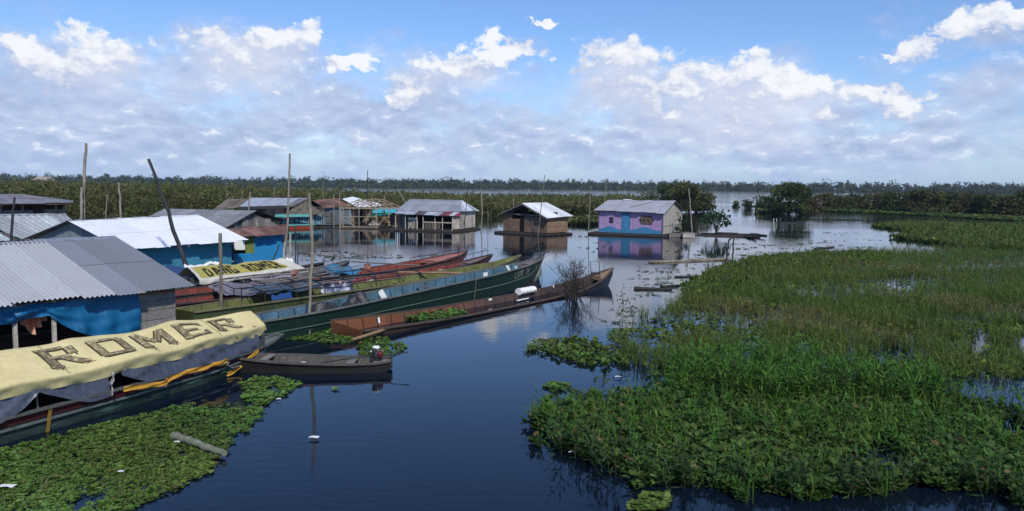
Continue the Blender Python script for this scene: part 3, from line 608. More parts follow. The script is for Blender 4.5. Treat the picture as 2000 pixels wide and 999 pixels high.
# --- H5: long hut with the metal roof and lean-to front
c1 = A3(-5.67, 84.26, 0); u = unit(A3(.95, -.30)); v = perp(u); Lw = 7.0; c0 = at(xy(c1)-u*Lw, 0); Dw = 4.9
hL = empty('floating_house', at(xy(c1)-u*3.5+v*2.4, 0), 'long shed house with grey metal hip roof and open slatted porch', 'house')
ze = 2.2; zr = 3.3; f_ = lambda s: xy(c0)+u*Lw*s
E0 = at(f_(0)-u*.4-v*.1, ze-.05); E1 = at(f_(1)+u*.25-v*.1, ze-.02); R0 = at(f_(.0)+u*.1+v*2.4, zr); R1 = at(f_(.9)+v*2.4, zr-.02); Bq = at(f_(1)+u*.3+v*(Dw+.4), ze-.1)
mb = MB(); corr(mb, E0, E1, R1, R0, .26, .014, 2, .8, 4, .12, rag=.06); mb.build('roof', mat('blue_grey_tin', (.34, .36, .40), .5, .3, (.22, .2, .2), .5, .8), hL)
mb = MB(); corr(mb, E1, Bq, R1+A3(.1, .1, 0), R1, .3, .02, 1, .45, 5, .35, lambda s, r: (1.6, 1.6, 1.62)); mb.build('hip_roof', TIN, hL)
mb = MB(); mb.face([R0, R1, Bq, at(f_(0)-u*.3+v*(Dw+.3), ze-.1)]); mb.build('back_roof', OLDTIN, hL)
ridgecap(hL, R0, R1, v, .2)
a0 = at(f_(.0)-v*1.2, 1.82); a1 = at(f_(1.0)-v*1.15-u*.15, 1.72); a2 = at(f_(1.02)-v*.05, 2.12); a3 = at(f_(0)-u*.1-v*.05, 2.12)
def ac(s, r):
    return (1.15, 1.15, 1.15) if s < .15 else ((.35, .26, .25) if .33 < s < .45 else ((.75, .22, .22) if .74 < s < .9 else (1.3, 1.3, 1.32)))
mb = MB(); corr(mb, a0, a1, a2, a3, .26, .016, 1, .55, 5, .22, ac, rag=.12); mb.build('porch_roof', TIN, hL)
mb = MB(); mb.face([a1, at(f_(1.03)-v*.05, 1.6), a2]); mb.build('porch_flashing', mat('red_sheet', (.28, .06, .07), .7), hL)
mb = MB(); planks(mb, f_(0), f_(.17), .25, 2., .3, True, (.55, .58, .6), .2); mb.build('panel_wall', WOOD, hL)
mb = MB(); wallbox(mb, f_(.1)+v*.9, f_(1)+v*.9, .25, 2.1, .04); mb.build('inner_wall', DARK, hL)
for s in (0, .165, .36, .46, .66, .78, .94):
    q = f_(s)-v*.98; mb = MB(); mb.bar(at(q, .1), at(q+u*rnd.uniform(-.04, .04), 1.8), .075, .075); mb.build('post', PALEW, hL)
for k in range(11):
    q = f_(.19+k*.0155)-v*.6; mb = MB(); mb.bar(at(q, .25), at(q, 1.45), .05, .05); mb.build('slat', PALEW, hL)
for k in range(12):
    q = f_(.47+k*.024)-v*.95; mb = MB(); mb.bar(at(q, .25), at(q, .95), .05, .04, tint((.7, .65, .6), .3)); mb.build('slat', PALEW, hL)
mb = MB(); mb.bar(at(f_(.46)-v*.97, .98), at(f_(.93)-v*.97, .95), .06, .1); mb.build('rail', PALEW, hL)
mb = MB(); mb.bar(at(f_(.0)-v*.97, 1.76), at(f_(.98)-v*.97, 1.68), .07, .09); mb.build('porch_beam', WOOD, hL)
for k in range(4):
    q = f_(.2+k*.035)-v*.62; mb = MB(); planks(mb, q, q+u*.14, 1.15, 1.4, .15, True, (1.3, 1.3, 1.3), .1); mb.build('hung_cloth', WHITE, hL)
mb = MB(); planks(mb, f_(.94)-v*.9, f_(1)-v*.0, .25, 1.9, .24, False, (1.05, 1, .98), .15); planks(mb, f_(1), f_(1)+v*2, .25, 2.1, .26, False, (1.1, 1.05, 1.05), .16); planks(mb, f_(1)+v*2, f_(1)+v*Dw, .25, 2.1, .4, True, (1.25, 1.2, 1.2), .16); mb.build('side_wall', PALEW, hL)
mb = MB(); wallbox(mb, f_(1)+v*1.2+u*.03, f_(1)+v*1.6+u*.03, .7, 1.0, .03); mb.build('opening', DARK, hL)
mb = MB(); planks(mb, f_(0)+v*Dw, f_(1)+v*Dw, .25, 2.1, .3, True); planks(mb, f_(0), f_(0)+v*Dw, .25, 2.1, .3, True); mb.build('back_wall', WOOD, hL)
for s, dx in ((.22, .3), (.3, -.3), (.93, .35)):
    mb = MB(); mb.bar(at(f_(s)-v*1.1, .1), at(f_(s)+u*dx-v*1.0, .9), .05, .05); mb.build('prop', PALEW, hL)
raft(hL, f_(-.05)-v*1.3, f_(1.02)-v*1.3, Dw+1.4, 7, .1, .17, .6)
# --- H1: hut with thatched gable, pale blue slats
def slope(mb, pts, **k): corr(mb, *[VD(*p) for p in pts], **k)
hT = empty('floating_house', at(xy(VD(590, 442, 90)), 0), 'hut with thatched gable over pale blue slats and a grey sheet roof', 'house')
e0, e1, r1, r0 = VD(466, 405, 93), VD(562, 402.5, 87.5), VD(600, 387, 89.5), VD(490, 386.5, 95)
mb = MB(); corr(mb, e0, e1, r1, r0, .3, .012, 1, .8, 4, .07, lambda s, r: (1.25, 1.27, 1.32)); mb.build('roof', TIN, hT)
mb = MB(); corr(mb, r0-A3(0, 0, -.06), r1-A3(0, 0, -.06), r1+A3(.8, 1.2, -.25), r0+A3(.8, 1.2, -.25), .3, .015, 1, .9, 4, .3); corr(mb, lerp(e1, r1, .02)-A3(.3, 0, .06), lerp(e1, r1, .0)+A3(.6, .2, -.05), r1+A3(.3, .1, 0), r1-A3(.9, .3, .1), .3, .015, 1, .9, 4, .3, lambda s, r: (.7, .68, .66)); mb.build('upper_sheet', OLDTIN, hT)
mb = MB(); mb.bar(e1-A3(.3, 0, .12), e0-A3(0, 0, .12), .1, .35, (.35, .34, .36)); mb.build('eave_board', WOOD, hT)
# thatch: tapering shag hung in the gable
g = [VD(556, 419, 86.6), VD(585, 422, 87.6), VD(632, 416.5, 89.6)]; apx = VD(601, 395, 88.6); ch = []
mb = MB(); P = []
for i in range(25):
    t = i/24; base = lerp(g[0], g[2], t); zt = g[0][2]+.1+(apx[2]-g[0][2])*(1-abs(t-.55)/(.55 if t < .55 else .45)); zb = g[0][2]-.12+.16*math.sin(i*1.7)*.5+rnd.uniform(-.06, .06)
    P.append([at(base+A3(.1*math.sin(i*2.4+j), -.05-.06*j/4, 0), zt+(zb-zt)*j/5) for j in range(6)])
mb.grid(P, colf=lambda i, j: tint((1, 1, .98), .25)); mb.build('thatch_gable', THATCH, hT)
w0_, w1_ = xy(VD(552, 430, 87)), xy(VD(632, 430, 90.2))
LB = mat('pale_blue_slats', (.16, .32, .40), .8, 0, (.10, .12, .13), .6, 2.)
mb = MB(); planks(mb, w0_, w1_, .3, 1.62, .2, True, (1, 1, 1), .45, gap=.07); mb.build('slat_wall', LB, hT)
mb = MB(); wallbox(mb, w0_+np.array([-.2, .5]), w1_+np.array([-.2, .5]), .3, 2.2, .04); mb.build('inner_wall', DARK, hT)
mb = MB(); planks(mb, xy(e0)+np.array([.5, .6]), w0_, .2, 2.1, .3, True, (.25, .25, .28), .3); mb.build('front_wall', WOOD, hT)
aq = [VD(536, 424.5, 85.5), VD(606, 424, 87.2)]; TEAL = mat('teal_sheet', (.10, .33, .30), .6, 0, (.05, .15, .14), .5, 1.5)
mb = MB(); mb.hexa([aq[0], aq[1], aq[1]+A3(-.1, .8, .25), aq[0]+A3(-.1, .8, .25)]+[p+A3(0, 0, .03) for p in (aq[0], aq[1], aq[1]+A3(-.1, .8, .25), aq[0]+A3(-.1, .8, .25))]); mb.build('awning', TEAL, hT)
mb = MB(); planks(mb, VD(560, 440, 86), VD(616, 440, 88), .32, .5, .2, False, (1, 1, 1), .1); mb.build('ledge', TEAL, hT)
mb = MB(); planks(mb, VD(565, 447, 85.6), VD(606, 446, 87), -.05, .3, .2, False, (1, .9, .9), .1); mb.build('hull_board', mat('red_board', (.24, .045, .02), .8), hT)
raft(hT, w0_-np.array([0, .5]), w1_-np.array([0, .3]), 5, 5, .1, .16)
# --- H0: brown roof behind it
hZ = empty('floating_hut', at(xy(VD(450, 430, 99)), 0), 'hut with patched brown roof behind the grey sheet roof', 'hut')
q = [VD(416, 409.5, 97), VD(468, 405, 97.5), VD(492, 388.5, 101), VD(444, 390, 101)]
mb = MB(); corr(mb, *q, .4, .03, 4, .5, 4, .45, rag=.1, lift=.03); mb.build('roof', mat('brown_patch_roof', (.15, .125, .105), .9, 0, (.06, .05, .04), .6, 1.5), hZ)
mb = MB(); mb.face([q[3], q[2], at(xy(q[2])+np.array([0, 3.5]), 2.2), at(xy(q[3])+np.array([0, 3.5]), 2.2)]); mb.build('back_roof', OLDTIN, hZ)
mb = MB(); planks(mb, xy(q[0])+np.array([.3, .3]), xy(q[1])+np.array([-.2, .3]), .1, q[0][2]-.05, .25, True, (.6, .55, .5), .3); planks(mb, xy(q[1])+np.array([-.2, .3]), xy(q[2])+np.array([-.3, 2.5]), .1, q[0][2]-.05, .25, True, (.6, .55, .5), .3); mb.build('wall', WOOD, hZ)
mb = MB(); c = sum(xy(p) for p in q)/4; mb.box((c[0], c[1], -.1), 4.2, 5, .2); mb.build('floor', LOGM, hZ)
# --- H2 rusty roof hut, H3 white roof hut
hR = empty('floating_hut', at(xy(VD(655, 440, 92)), 0), 'weathered blue board hut with rusty red patched roof', 'hut')
q = [VD(633, 406.5, 89.6), VD(688, 402, 92), VD(664, 387.5, 94.5), VD(609, 391.5, 92)]
mb = MB(); corr(mb, *q, .3, .02, 3, .7, 4, .4, lambda s, r: (1.5, 1.45, 1.4) if (r == 2 and s < .3) else (1, 1, 1)); mb.build('roof', RUST, hR)
mb = MB(); mb.face([q[3], q[2], q[2]+A3(-1.5, 3, -1), q[3]+A3(-1.5, 3, -1)]); mb.build('back_roof', OLDTIN, hR)
a_ = xy(lerp(q[0], q[3], .1)); b_ = xy(lerp(q[1], q[2], .1))
mb = MB(); planks(mb, a_, b_, .25, q[0][2]-.05, .28, True, (1, 1, 1), .35); mb.build('board_wall', mat('faded_blue_boards', (.13, .19, .23), .85, 0, (.09, .09, .09), .8, 1.5), hR)
mb = MB(); planks(mb, xy(lerp(q[0], q[3], .1)), xy(lerp(q[0], q[3], .9)), .25, 2.3, .28, True, (.8, .8, .8), .3); mb.build('side_wall', WOOD, hR)
o_ = unit(b_-a_)
for s0_, s1_, z0_, z1_ in ((.05, .4, 1.25, 1.75), (.1, .42, .45, 1.1)):
    mb = MB(); wallbox(mb, lerp(a_, b_, s0_)+perp(o_)*-.06, lerp(a_, b_, s1_)+perp(o_)*-.06, z0_, z1_, .03, (.5, .5, .5)); mb.build('shutter', WOOD, hR)
raft(hR, a_-np.array([0, .4]), b_-np.array([0, .4]), 4, 4, .1, .15)
hW = empty('floating_hut', at(xy(VD(695, 440, 93.5)), 0), 'brown panelled hut with white slope of roof behind the bare frame', 'hut')
q = [VD(702, 407, 90.5), VD(752, 401, 95), VD(689, 384.5, 97), VD(668, 389, 93.5)]
mb = MB(); corr(mb, *q, .3, .012, 1, .8, 4, .06); mb.build('roof', TINW, hW)
mb = MB(); mb.face([q[3], q[2], q[2]+A3(-2.2, -.5, -.9), q[3]+A3(-2.2, -.5, -.9)]); mb.build('back_roof', OLDTIN, hW)
a_ = xy(VD(672, 430, 92.6)); b_ = xy(VD(722, 430, 92.8))
mb = MB(); planks(mb, a_, b_, .2, 2.25, .9, True, (1.5, 1.45, 1.5), .12); mb.build('panel_wall', BROWN, hW)
mb = MB(); planks(mb, b_, xy(q[1])+np.array([-.5, 0]), .2, 2.3, .4, True, (.9, .9, .9), .2); mb.build('side_wall', BROWN, hW)
mb = MB(); wallbox(mb, lerp(a_, b_, .62)-np.array([0, .05]), lerp(a_, b_, .72)-np.array([0, .05]), .25, 2., .03); mb.build('doorway', DARK, hW)
raft(hW, a_, b_, 4, 4, .1, .15)
# --- bare timber frame
FL, FR = np.array([-19.15, 87.8]), np.array([-15.1, 87.5]); ax = unit(A3(.59, .81)); La = 3.9; zp, zr = 2.28, 3.2
hF = empty('house_frame', at((FL+FR)/2+ax*2, 0), 'bare timber frame of an unfinished house with open rafters', 'house frame')
def tb(name, a, b_, w=.09): mb_ = MB(); mb_.bar(a, b_, w, w, tint((1, 1, 1), .2)); return mb_.build(name, NEWW, hF)
def RB(p, z): return at(p, z)
for p in (FL, FL+ax*.0+(FR-FL)*.08, FL+(FR-FL)*.52, FR, FL+ax*La, FR+ax*La, FR+ax*La*.5, FL+ax*La*.5): tb('post', RB(p, -.1), RB(p, zp), .11)
for a, b_ in ((FL, FR), (FR, FR+ax*La), (FL, FL+ax*La), (FL+ax*La, FR+ax*La)): tb('plate', RB(a-(b_-a)*.05, zp), RB(b_+(b_-a)*.05, zp), .13)
mid = (FL+FR)/2
for k in range(5):
    o = ax*La*k/4; tb('rafter', RB(FL+o-(mid-FL)*.08, zp+.0), RB(mid+o, zr)); tb('rafter', RB(FR+o-(mid-FR)*.08, zp+.0), RB(mid+o, zr))
    if k in (0, 2, 4): tb('king_post', RB(mid+o, zp), RB(mid+o, zr)); tb('strut', RB(mid+o, zp+.05), RB(lerp(FR, mid, .5)+o, zp+.48), .06)
for t in (.33, .66): tb('purlin', RB(lerp(FL, mid, t), zp+(zr-zp)*t+.06), RB(lerp(FL, mid, t)+ax*La, zp+(zr-zp)*t+.06), .06); tb('purlin', RB(lerp(FR, mid, t), zp+(zr-zp)*t+.06), RB(lerp(FR, mid, t)+ax*La, zp+(zr-zp)*t+.06), .06)
tb('ridge_beam', RB(mid, zr+.03), RB(mid+ax*La, zr+.03), .1)
tb('girt', RB(FL, 1.35), RB(FR, 1.35), .07); tb('brace', RB(FL+(FR-FL)*.06, 1.1), RB(FL+(FR-FL)*.42, .2)); tb('brace', RB(FR+ax*.3, .3), RB(FR+ax*1.2, 1.2)); tb('brace', RB(FR+ax*2.2, .3), RB(FR+ax*1.2, 1.2)); tb('sill', RB(FL, .2), RB(FR, .2), .12); tb('sill', RB(FR, .2), RB(FR+ax*La, .2), .12)
tb('plate', RB(FR, zp+.02), RB(FR+np.array([2.6, .6]), zp+.0), .1); tb('post', RB(FR+np.array([2.4, .55]), -.1), RB(FR+np.array([2.4, .55]), zp), .1)
raft(hF, FL-np.array([.3, .3]), FR-np.array([-1.6, .3]), 4, 5, .06, .13)
# lumber stacked on it, stall behind
t_ = empty('market_stall', at(xy(VD(748, 440, 93)), 0), 'low stall under turquoise and green sheets behind the bare frame', 'stall')
for nm, pts, Y, m_ in (('awning', ((726, 409), (775, 409), (775, 416), (728, 417)), 92.5, mat('turquoise_tarp', (.06, .35, .44), .5)), ('lower_awning', ((722, 421), (764, 417), (766, 419.5), (724, 424)), 91.6, mat('green_tarp', (.04, .33, .22), .5))):
    p = [VD(pts[0][0], pts[0][1], Y+1), VD(pts[1][0], pts[1][1], Y+1), VD(pts[2][0], pts[2][1], Y), VD(pts[3][0], pts[3][1], Y)]
    mb = MB(); mb.hexa(p+[q+A3(0, 0, .03) for q in p]); mb.build(nm, m_, t_)
mb = MB(); wallbox(mb, VD(724, 430, 94), VD(775, 430, 94), .1, 2.2, .04); mb.build('back_wall', BROWN, t_)
for px in (727, 750, 774):
    q = VD(px, 430, 91.9); mb = MB(); mb.box((q[0], q[1], -.2), .08, .08, 2.2); mb.build('post', WOOD, t_)
mb = MB(); q = VD(750, 430, 93); mb.box((q[0], q[1], -.15), 3.4, 3, .3); mb.build('floor', LOGM, t_)
for k in range(5):
    q = VD(745, 440, 91.3-.12*k); mb = MB(); mb.box((q[0]+rnd.uniform(-.1, .1), q[1], .32+.19*k), 1.9, .5, .16, (1, .02), tint((1, .75, .5), .15)); mb.build('timber_board', NEWW, label='orange brown sawn board stacked beside the bare house frame', cat='board', group='sawn boards stacked beside the frame')
q = VD(735, 438, 90.2); mb = MB(); P = [[A3(q[0]-1.1+2.0*i/6, q[1]+.3*math.sin(j), .2+(.75*math.sin(math.pi*min(1, i/5.4))+.05*rnd.random())*(1-j/3)) for j in range(4)] for i in range(7)]; mb.grid(P); mb.build('sheet', mat('pale_sheet', (.45, .40, .34), .8), label='crumpled pale sheet lying at the foot of the bare frame', cat='sheet')
# ------------------------------------------------------------------ boats
LET = {  # slab letters as strokes in a 0..1 box: (x0,y0,x1,y1[,thickness factor])
 'R': [(.2, 0, .2, 1), (.05, .06, .36, .06, .6), (.05, .94, .7, .94, .8), (.2, .5, .7, .5, .8), (.78, .9, .78, .55), (.5, .5, .85, .04), (.72, .06, .98, .06, .6)],
 'O': [(.16, .08, .16, .92), (.84, .08, .84, .92), (.1, .08, .9, .08, .85), (.1, .92, .9, .92, .85)],
 'M': [(.14, 0, .14, 1), (.86, 0, .86, 1), (.16, .98, .5, .3, .9), (.5, .3, .84, .98, .9), (.0, .05, .28, .05, .5), (.72, .05, 1, .05, .5)],
 'E': [(.2, 0, .2, 1), (.06, .93, .9, .93, .8), (.2, .5, .7, .5, .75), (.06, .07, .92, .07, .8), (.86, .9, .86, .72, .5), (.88, .1, .88, .3, .5)],
 'D': [(.2, 0, .2, 1), (.06, .93, .7, .93, .8), (.06, .07, .7, .07, .8), (.8, .85, .8, .15)],
 'A': [(.12, 0, .44, 1), (.56, 1, .88, 0), (.26, .35, .74, .35, .7), (.36, .95, .64, .95, .7)],
 'N': [(.15, 0, .15, 1), (.85, 0, .85, 1), (.17, .96, .83, .04, 1)],
 'G': [(.16, .08, .16, .92), (.1, .93, .88, .93, .8), (.1, .07, .88, .07, .8), (.82, .07, .82, .45), (.55, .47, .9, .47, .6)],
 'L': [(.2, 0, .2, 1), (.1, .07, .85, .07, .8)], 'U': [(.16, .1, .16, 1), (.84, .1, .84, 1), (.1, .08, .9, .08, .8)], 'P': [(.2, 0, .2, 1), (.1, .93, .8, .93, .8), (.2, .48, .8, .48, .8), (.82, .9, .82, .5)],
 'C': [(.16, .08, .16, .92), (.1, .93, .88, .93, .8), (.1, .07, .88, .07, .8)], 'Z': [(.1, .93, .9, .93, .8), (.1, .07, .9, .07, .8), (.15, .1, .85, .9)]}
def letters(mb, word, fn, cw=.86, gap=.14, th=.19, col=(1, 1, 1), seg=7, tfac=1.):
    """strokes laid by fn(x, y, lift) where x counts letters along the word and y goes 0..1 up it"""
    k = 0
    for ci, ch in enumerate(word):
        for st in LET.get(ch, []):
            x0, y0, x1, y1 = st[:4]; t = th*(st[4] if len(st) > 4 else 1)*tfac
            a = np.array([x0*cw, y0]); b_ = np.array([x1*cw, y1]); d = unit(b_-a); n = np.array([-d[1], d[0]])*t/2; n[0] *= 1.0; k += 1
            P = [[fn(ci+q[0]+gap/2, q[1], .0014*(k % 9)) for q in (a+(b_-a)*i/seg+n*s for s in (-1, -.33, .33, 1))] for i in range(seg+1)]
            mb.grid(P, tint(col, .25), False)
class Boat:
    def __init__(s, name, label, cat, S, B, beam, g, k=None, hb=None, col=(.1, .1, .1), colin=None, rim=None, floor=.07, n=44, rust=None, ribs=1., th=.045, chine=.82, group=None, ribh=.03, transom=True, inn=True, grad=None, heel=0., tcol=None):
        s.heel = heel
        s.S = xy(S); s.B = xy(B); s.L = np.linalg.norm(s.B-s.S); s.u = (s.B-s.S)/s.L; s.v = perp(s.u)   # v: towards the far bank side
        s.g = g; s.k = k or [(0, -.22), (.78, -.2), (.9, .0), (1, g[-1][1]-.12)]; s.hb = hb or [(0, .72), (.12, .92), (.4, 1), (.7, .92), (.86, .66), (.95, .33), (1, .04)]; s.beam = beam; s.ch = chine
        s.root = empty(name, at((s.S+s.B)/2, 0), label, cat, group)
        key = name+'%.3f%.3f' % (s.S[0], s.B[1])
        mo = mat('hull_'+key, col, .55, 0, rust or tuple(c*.5 for c in col), .5, .9, (1, 1, 2), bump=.004, bscale=14); mi = mat('inner_'+key, colin or col, .7, 0, rust or tuple(c*.45 for c in (colin or col)), .6, 1.6)
        mr = mat('rim_'+key, rim or tuple(c*1.5 for c in col), .6, 0, (.06, .05, .04), .6, 2.)
        s.mi = mi; s.mr = mr; s.mo = mo; mb = MB(); P = []; Q = []
        for i in range(n+1):
            t = i/n; b_ = s.b(t); g_ = s.gz(t); k_ = s.kz(t); fl = max(k_+.06, floor) if floor is not None else k_+.06; fl = min(fl, g_-.02)
            P.append([s.pt(t, -b_, g_), s.pt(t, -b_*(.45*1+.55*chine), lerp(k_, g_, .5)), s.pt(t, -b_*chine, k_), s.pt(t, 0, k_-.02), s.pt(t, b_*chine, k_), s.pt(t, b_*(.45+.55*chine), lerp(k_, g_, .5)), s.pt(t, b_, g_)])
            bi = max(.01, b_-th); fr = chine+(1-chine)*(fl-k_)/max(.05, g_-k_)
            Q.append([s.pt(t, bi, g_-.004), s.pt(t, max(.008, b_*fr-th), fl), s.pt(t, 0, fl), s.pt(t, -max(.008, b_*fr-th), fl), s.pt(t, -bi, g_-.004)])
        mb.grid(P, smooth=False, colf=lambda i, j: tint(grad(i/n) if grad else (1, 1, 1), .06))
        if transom and not tcol: mb.face(P[0][::-1])
        s.hull = mb.build('hull', mo, s.root)
        if tcol:
            m2 = MB(); m2.face(P[0][::-1]); m2.build('transom', tcol, s.root)
        if inn:
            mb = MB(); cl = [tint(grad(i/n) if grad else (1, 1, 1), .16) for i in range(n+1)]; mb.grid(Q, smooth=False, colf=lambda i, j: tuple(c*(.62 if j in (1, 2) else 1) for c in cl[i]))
            mb.face([Q[0][i] for i in (0, 1, 2, 3, 4)])
            nr = int(s.L/ribs)
            for i in range(1, nr):      # frames along the inside
                t = i/nr*.95; b_ = s.b(t)-th; g_ = s.gz(t); k_ = s.kz(t); fl = min(max(k_+.06, floor if floor is not None else -9), g_-.05); fr = chine+(1-chine)*(fl-k_)/max(.05, g_-k_)
                for sg in (-1, 1):
                    mb.bar(s.pt(t, sg*(b_-.015), g_-.03), s.pt(t, sg*(s.b(t)*fr-th-.015), fl), ribh, .03, (.42, .42, .42), up=A3(s.u[0], s.u[1], 0))
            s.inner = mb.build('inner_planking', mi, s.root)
        for sg in (-1, 1):
            mb = MB(); R_ = []
            for i in range(n+1):
                t = i/n; b_ = s.b(t)*sg; z = s.gz(t); R_.append([s.pt(t, b_-.05, z-.035), s.pt(t, b_-.05, z+.018), s.pt(t, b_+.035, z+.018), s.pt(t, b_+.035, z-.035)])
            mb.grid(R_, smooth=False, closed=True, colf=lambda i, j: tint((1, 1, 1), .12)); mb.build('gunwale', mr, s.root)
    def b(s, t): return s.beam/2*float(np.interp(t, [a for a, _ in s.hb], [c for _, c in s.hb]))
    def gz(s, t): return float(np.interp(t, [a for a, _ in s.g], [c for _, c in s.g]))
    def kz(s, t): return float(np.interp(t, [a for a, _ in s.k], [c for _, c in s.k]))
    def pt(s, t, side, z): q = s.S+s.u*s.L*t+s.v*side; return A3(q[0], q[1], z+s.heel*side)
    def side(s, t, fz, off=0., sg=-1):      # a place on the outer side, fz 0 keel .. 1 gunwale
        b_ = s.b(t); k_ = s.kz(t); g_ = s.gz(t); return s.pt(t, sg*(b_*(s.ch+(1-s.ch)*fz)+off), k_+(g_-k_)*fz)
    def inside(s, t, z, off=0.):            # on the far inner side, facing the camera
        k_ = s.kz(t); g_ = s.gz(t); fz = (z-k_)/(g_-k_); return s.pt(t, s.b(t)*(s.ch+(1-s.ch)*fz)-.06-off, z)
    def strake(s, name, fz, w, m_, t0=.0, t1=.97, off=.012, col=(1, 1, 1)):
        mb = MB(); P = [[s.side(t, fz, off-.012), s.side(t, fz, off), s.side(t, fz+w, off), s.side(t, fz+w, off-.012)] for t in np.linspace(t0, t1, 40)]; mb.grid(P, col, False); return mb.build(name, m_, s.root)
    def deck(s, t0, m_, dz=-.05, t1=.985, name='bow_deck'):
        mb = MB(); P = [[s.pt(t, -s.b(t)+.04, s.gz(t)+dz), s.pt(t, 0, s.gz(t)+dz+.04), s.pt(t, s.b(t)-.04, s.gz(t)+dz)] for t in np.linspace(t0, t1, 10)]; mb.grid(P, smooth=False)
        a = P[0]; mb.face([a[0], a[2], a[2]-A3(0, 0, .12), a[0]-A3(0, 0, .12)]); return mb.build(name, m_, s.root)
    def railing(s, t0, t1, h, posts, sg=1, r=.017, m_=METAL, inset=.04, name='railing'):
        f = lambda t, z: s.pt(t, sg*(max(.0, s.b(t)-inset)), s.gz(t)+z)
        mb = MB(); ts = np.linspace(t0, t1, 9); mb.tube([f(t0, 0)]+[f(t, h) for t in ts]+[f(t1, 0)], r, 6); o = mb.build(name, m_, s.root)
        for t in np.linspace(t0, t1, posts+2)[1:-1]: mb = MB(); mb.tube([f(t, 0), f(t, h)], r*.9, 5); mb.build('rail_post', m_, o)
        return o
    def marks(s, t0, z, n, w=.05, h=.09, mname='mark_paint', col=(.8, .78, .72)):
        """small painted strokes on the far inner side"""
        mb = MB()
        for i in range(n):
            t = t0+i*(w*1.25)/s.L; e = w/s.L
            for (a0, z0_, a1, z1_) in rnd.sample([(0, 0, .3, 1), (.6, 0, .95, 1), (0, .75, .9, 1), (0, .4, .9, .6), (0, 0, .9, .22)], 3):
                mb.face([s.inside(t+a0*e, z+z0_*h, .004), s.inside(t+a1*e, z+z0_*h, .004), s.inside(t+a1*e, z+z1_*h, .004), s.inside(t+a0*e, z+z1_*h, .004)], tint((1, 1, 1), .1))
        return mb.build('lettering', mat(mname, col, .7), s.root)
    def plate(s, t, z, w, h, m_=WHITE, name='sticker', lean=0.):
        mb = MB(); e = w/s.L; f = lambda a, b_, o: s.inside(t+a*e+lean*b_/s.L, z+b_*h, o)
        mb.hexa([f(0, 0, .004), f(1, 0, .004), f(1, 1, .004), f(0, 1, .004), f(0, 0, .012), f(1, 0, .012), f(1, 1, .012), f(0, 1, .012)]); return mb.build(name, m_, s.root)
BOATS = {}
# b1: the covered boat with the yellow canopy
b1 = Boat('covered_boat', 'long dark green boat under a cream yellow canopy painted with big brown letters', 'boat', (-13.2, 9.2), (-6.72, 22.75), 2.0,
          [(0, .55), (.6, .52), (.85, .48), (.94, .50), (1, .62)], None, [(0, .95), (.4, 1), (.62, .95), (.78, .78), (.88, .56), (.95, .33), (1, .06)], (.007, .026, .019), (.05, .02, .02), (.10, .11, .10), .08, rust=(.10, .13, .12), ribs=.8)
b1.strake('red_band', .74, .2, mat('dark_red_paint', (.09, .012, .014), .6, 0, (.04, .02, .02), .5, 2.), .0, .9, .006)
b1.strake('rub_rail', .62, .07, mat('pale_rail', (.20, .22, .21), .7, 0, (.05, .06, .06), .7, 3.), .0, .93, .035)
b1.deck(.93, mat('grey_green_deck', (.12, .15, .13), .8))
for t_, fz in ((.66, .45), (.72, .5), (.80, .48), (.56, .42), (.48, .4)):     # worn paint patches low on the side
    mb = MB(); w = rnd.uniform(.25, .6)/b1.L; P = [[b1.side(t_+w*i/6, fz-.06*math.sin(math.pi*i/6)*rnd.uniform(.5, 1.3), .006), b1.side(t_+w*i/6, fz+.07*math.sin(math.pi*i/6)*rnd.uniform(.4, 1.3), .006)] for i in range(7)]; mb.grid(P); mb.build('worn_patch', mat('worn_green', (.07, .13, .11), .8, 0, (.03, .07, .05), .6, 6.), b1.root)
for t_ in (.735, .80):
    mb = MB(); e = .25/b1.L
    for a, c in (((t_, .98), (t_+e, .98)), ((t_, .80), (t_+e, .80)), ((t_, .8), (t_, .98)), ((t_+e, .8), (t_+e, .98))): mb.bar(b1.side(a[0], a[1], .03), b1.side(c[0], c[1], .03), .02, .02)
    mb.build('bracket', mat('grey_bracket', (.35, .35, .34), .7), b1.root)
CT0, CT1 = .0, .918
def ridge_z(t): return 1.62-.16*max(0, (t-.4)/.5)+.016*math.sin(t*44)+.05*math.exp(-((t-.56)/.02)**2)+.06*math.exp(-((t-.74)/.03)**2)-.04*math.exp(-((t-.65)/.04)**2)
def chw(t): return max(b1.b(t)*1.0+.04, .52)
def eave_z(t): return 1.12-.03*math.sin(t*38)
def can(t, x, lift=0.):     # x: 0 ridge .. 1 near eave (negative: far slope)
    a = abs(x); sg = -1 if x >= 0 else 1; z = ridge_z(t)+(eave_z(t)-ridge_z(t))*(a**1.08)+.012*math.sin(t*60+a*7)*a; q = b1.pt(t, sg*chw(t)*a, z)
    return q+A3(b1.v[0]*sg*.35, b1.v[1]*sg*.35, 1)*lift*1.05
CANV = mat('cream_canvas', (.66, .56, .28), .85, 0, (.44, .36, .17), .6, 1.1, bump=.012, bscale=7, fine=.06)
mb = MB(); N_ = 110; xs = list(np.linspace(-1, 1, 21)); P = []
for i in range(N_+1):
    t = CT0+(CT1-CT0)*i/N_; row = [can(t, x) for x in xs]
    dr = .28+.012*math.sin(t*23)+.015*math.sin(t*71)
    e = can(t, 1); 
    for j in range(1, 7): o_ = .02-.018*j+.018*math.sin(t*95+j*.6)*j/6+.017*math.sin(t*190-j+2*math.sin(t*31))*j/6; row.append(e+A3(-b1.v[0]*o_, -b1.v[1]*o_, -dr*j/6))
    e = can(t, -1); row = [e+A3(b1.v[0]*.03, b1.v[1]*.03, -dr*j/3) for j in (3, 2, 1)]+row; P.append(row)
mb.grid(P); canopy = mb.build('canopy', CANV, b1.root)
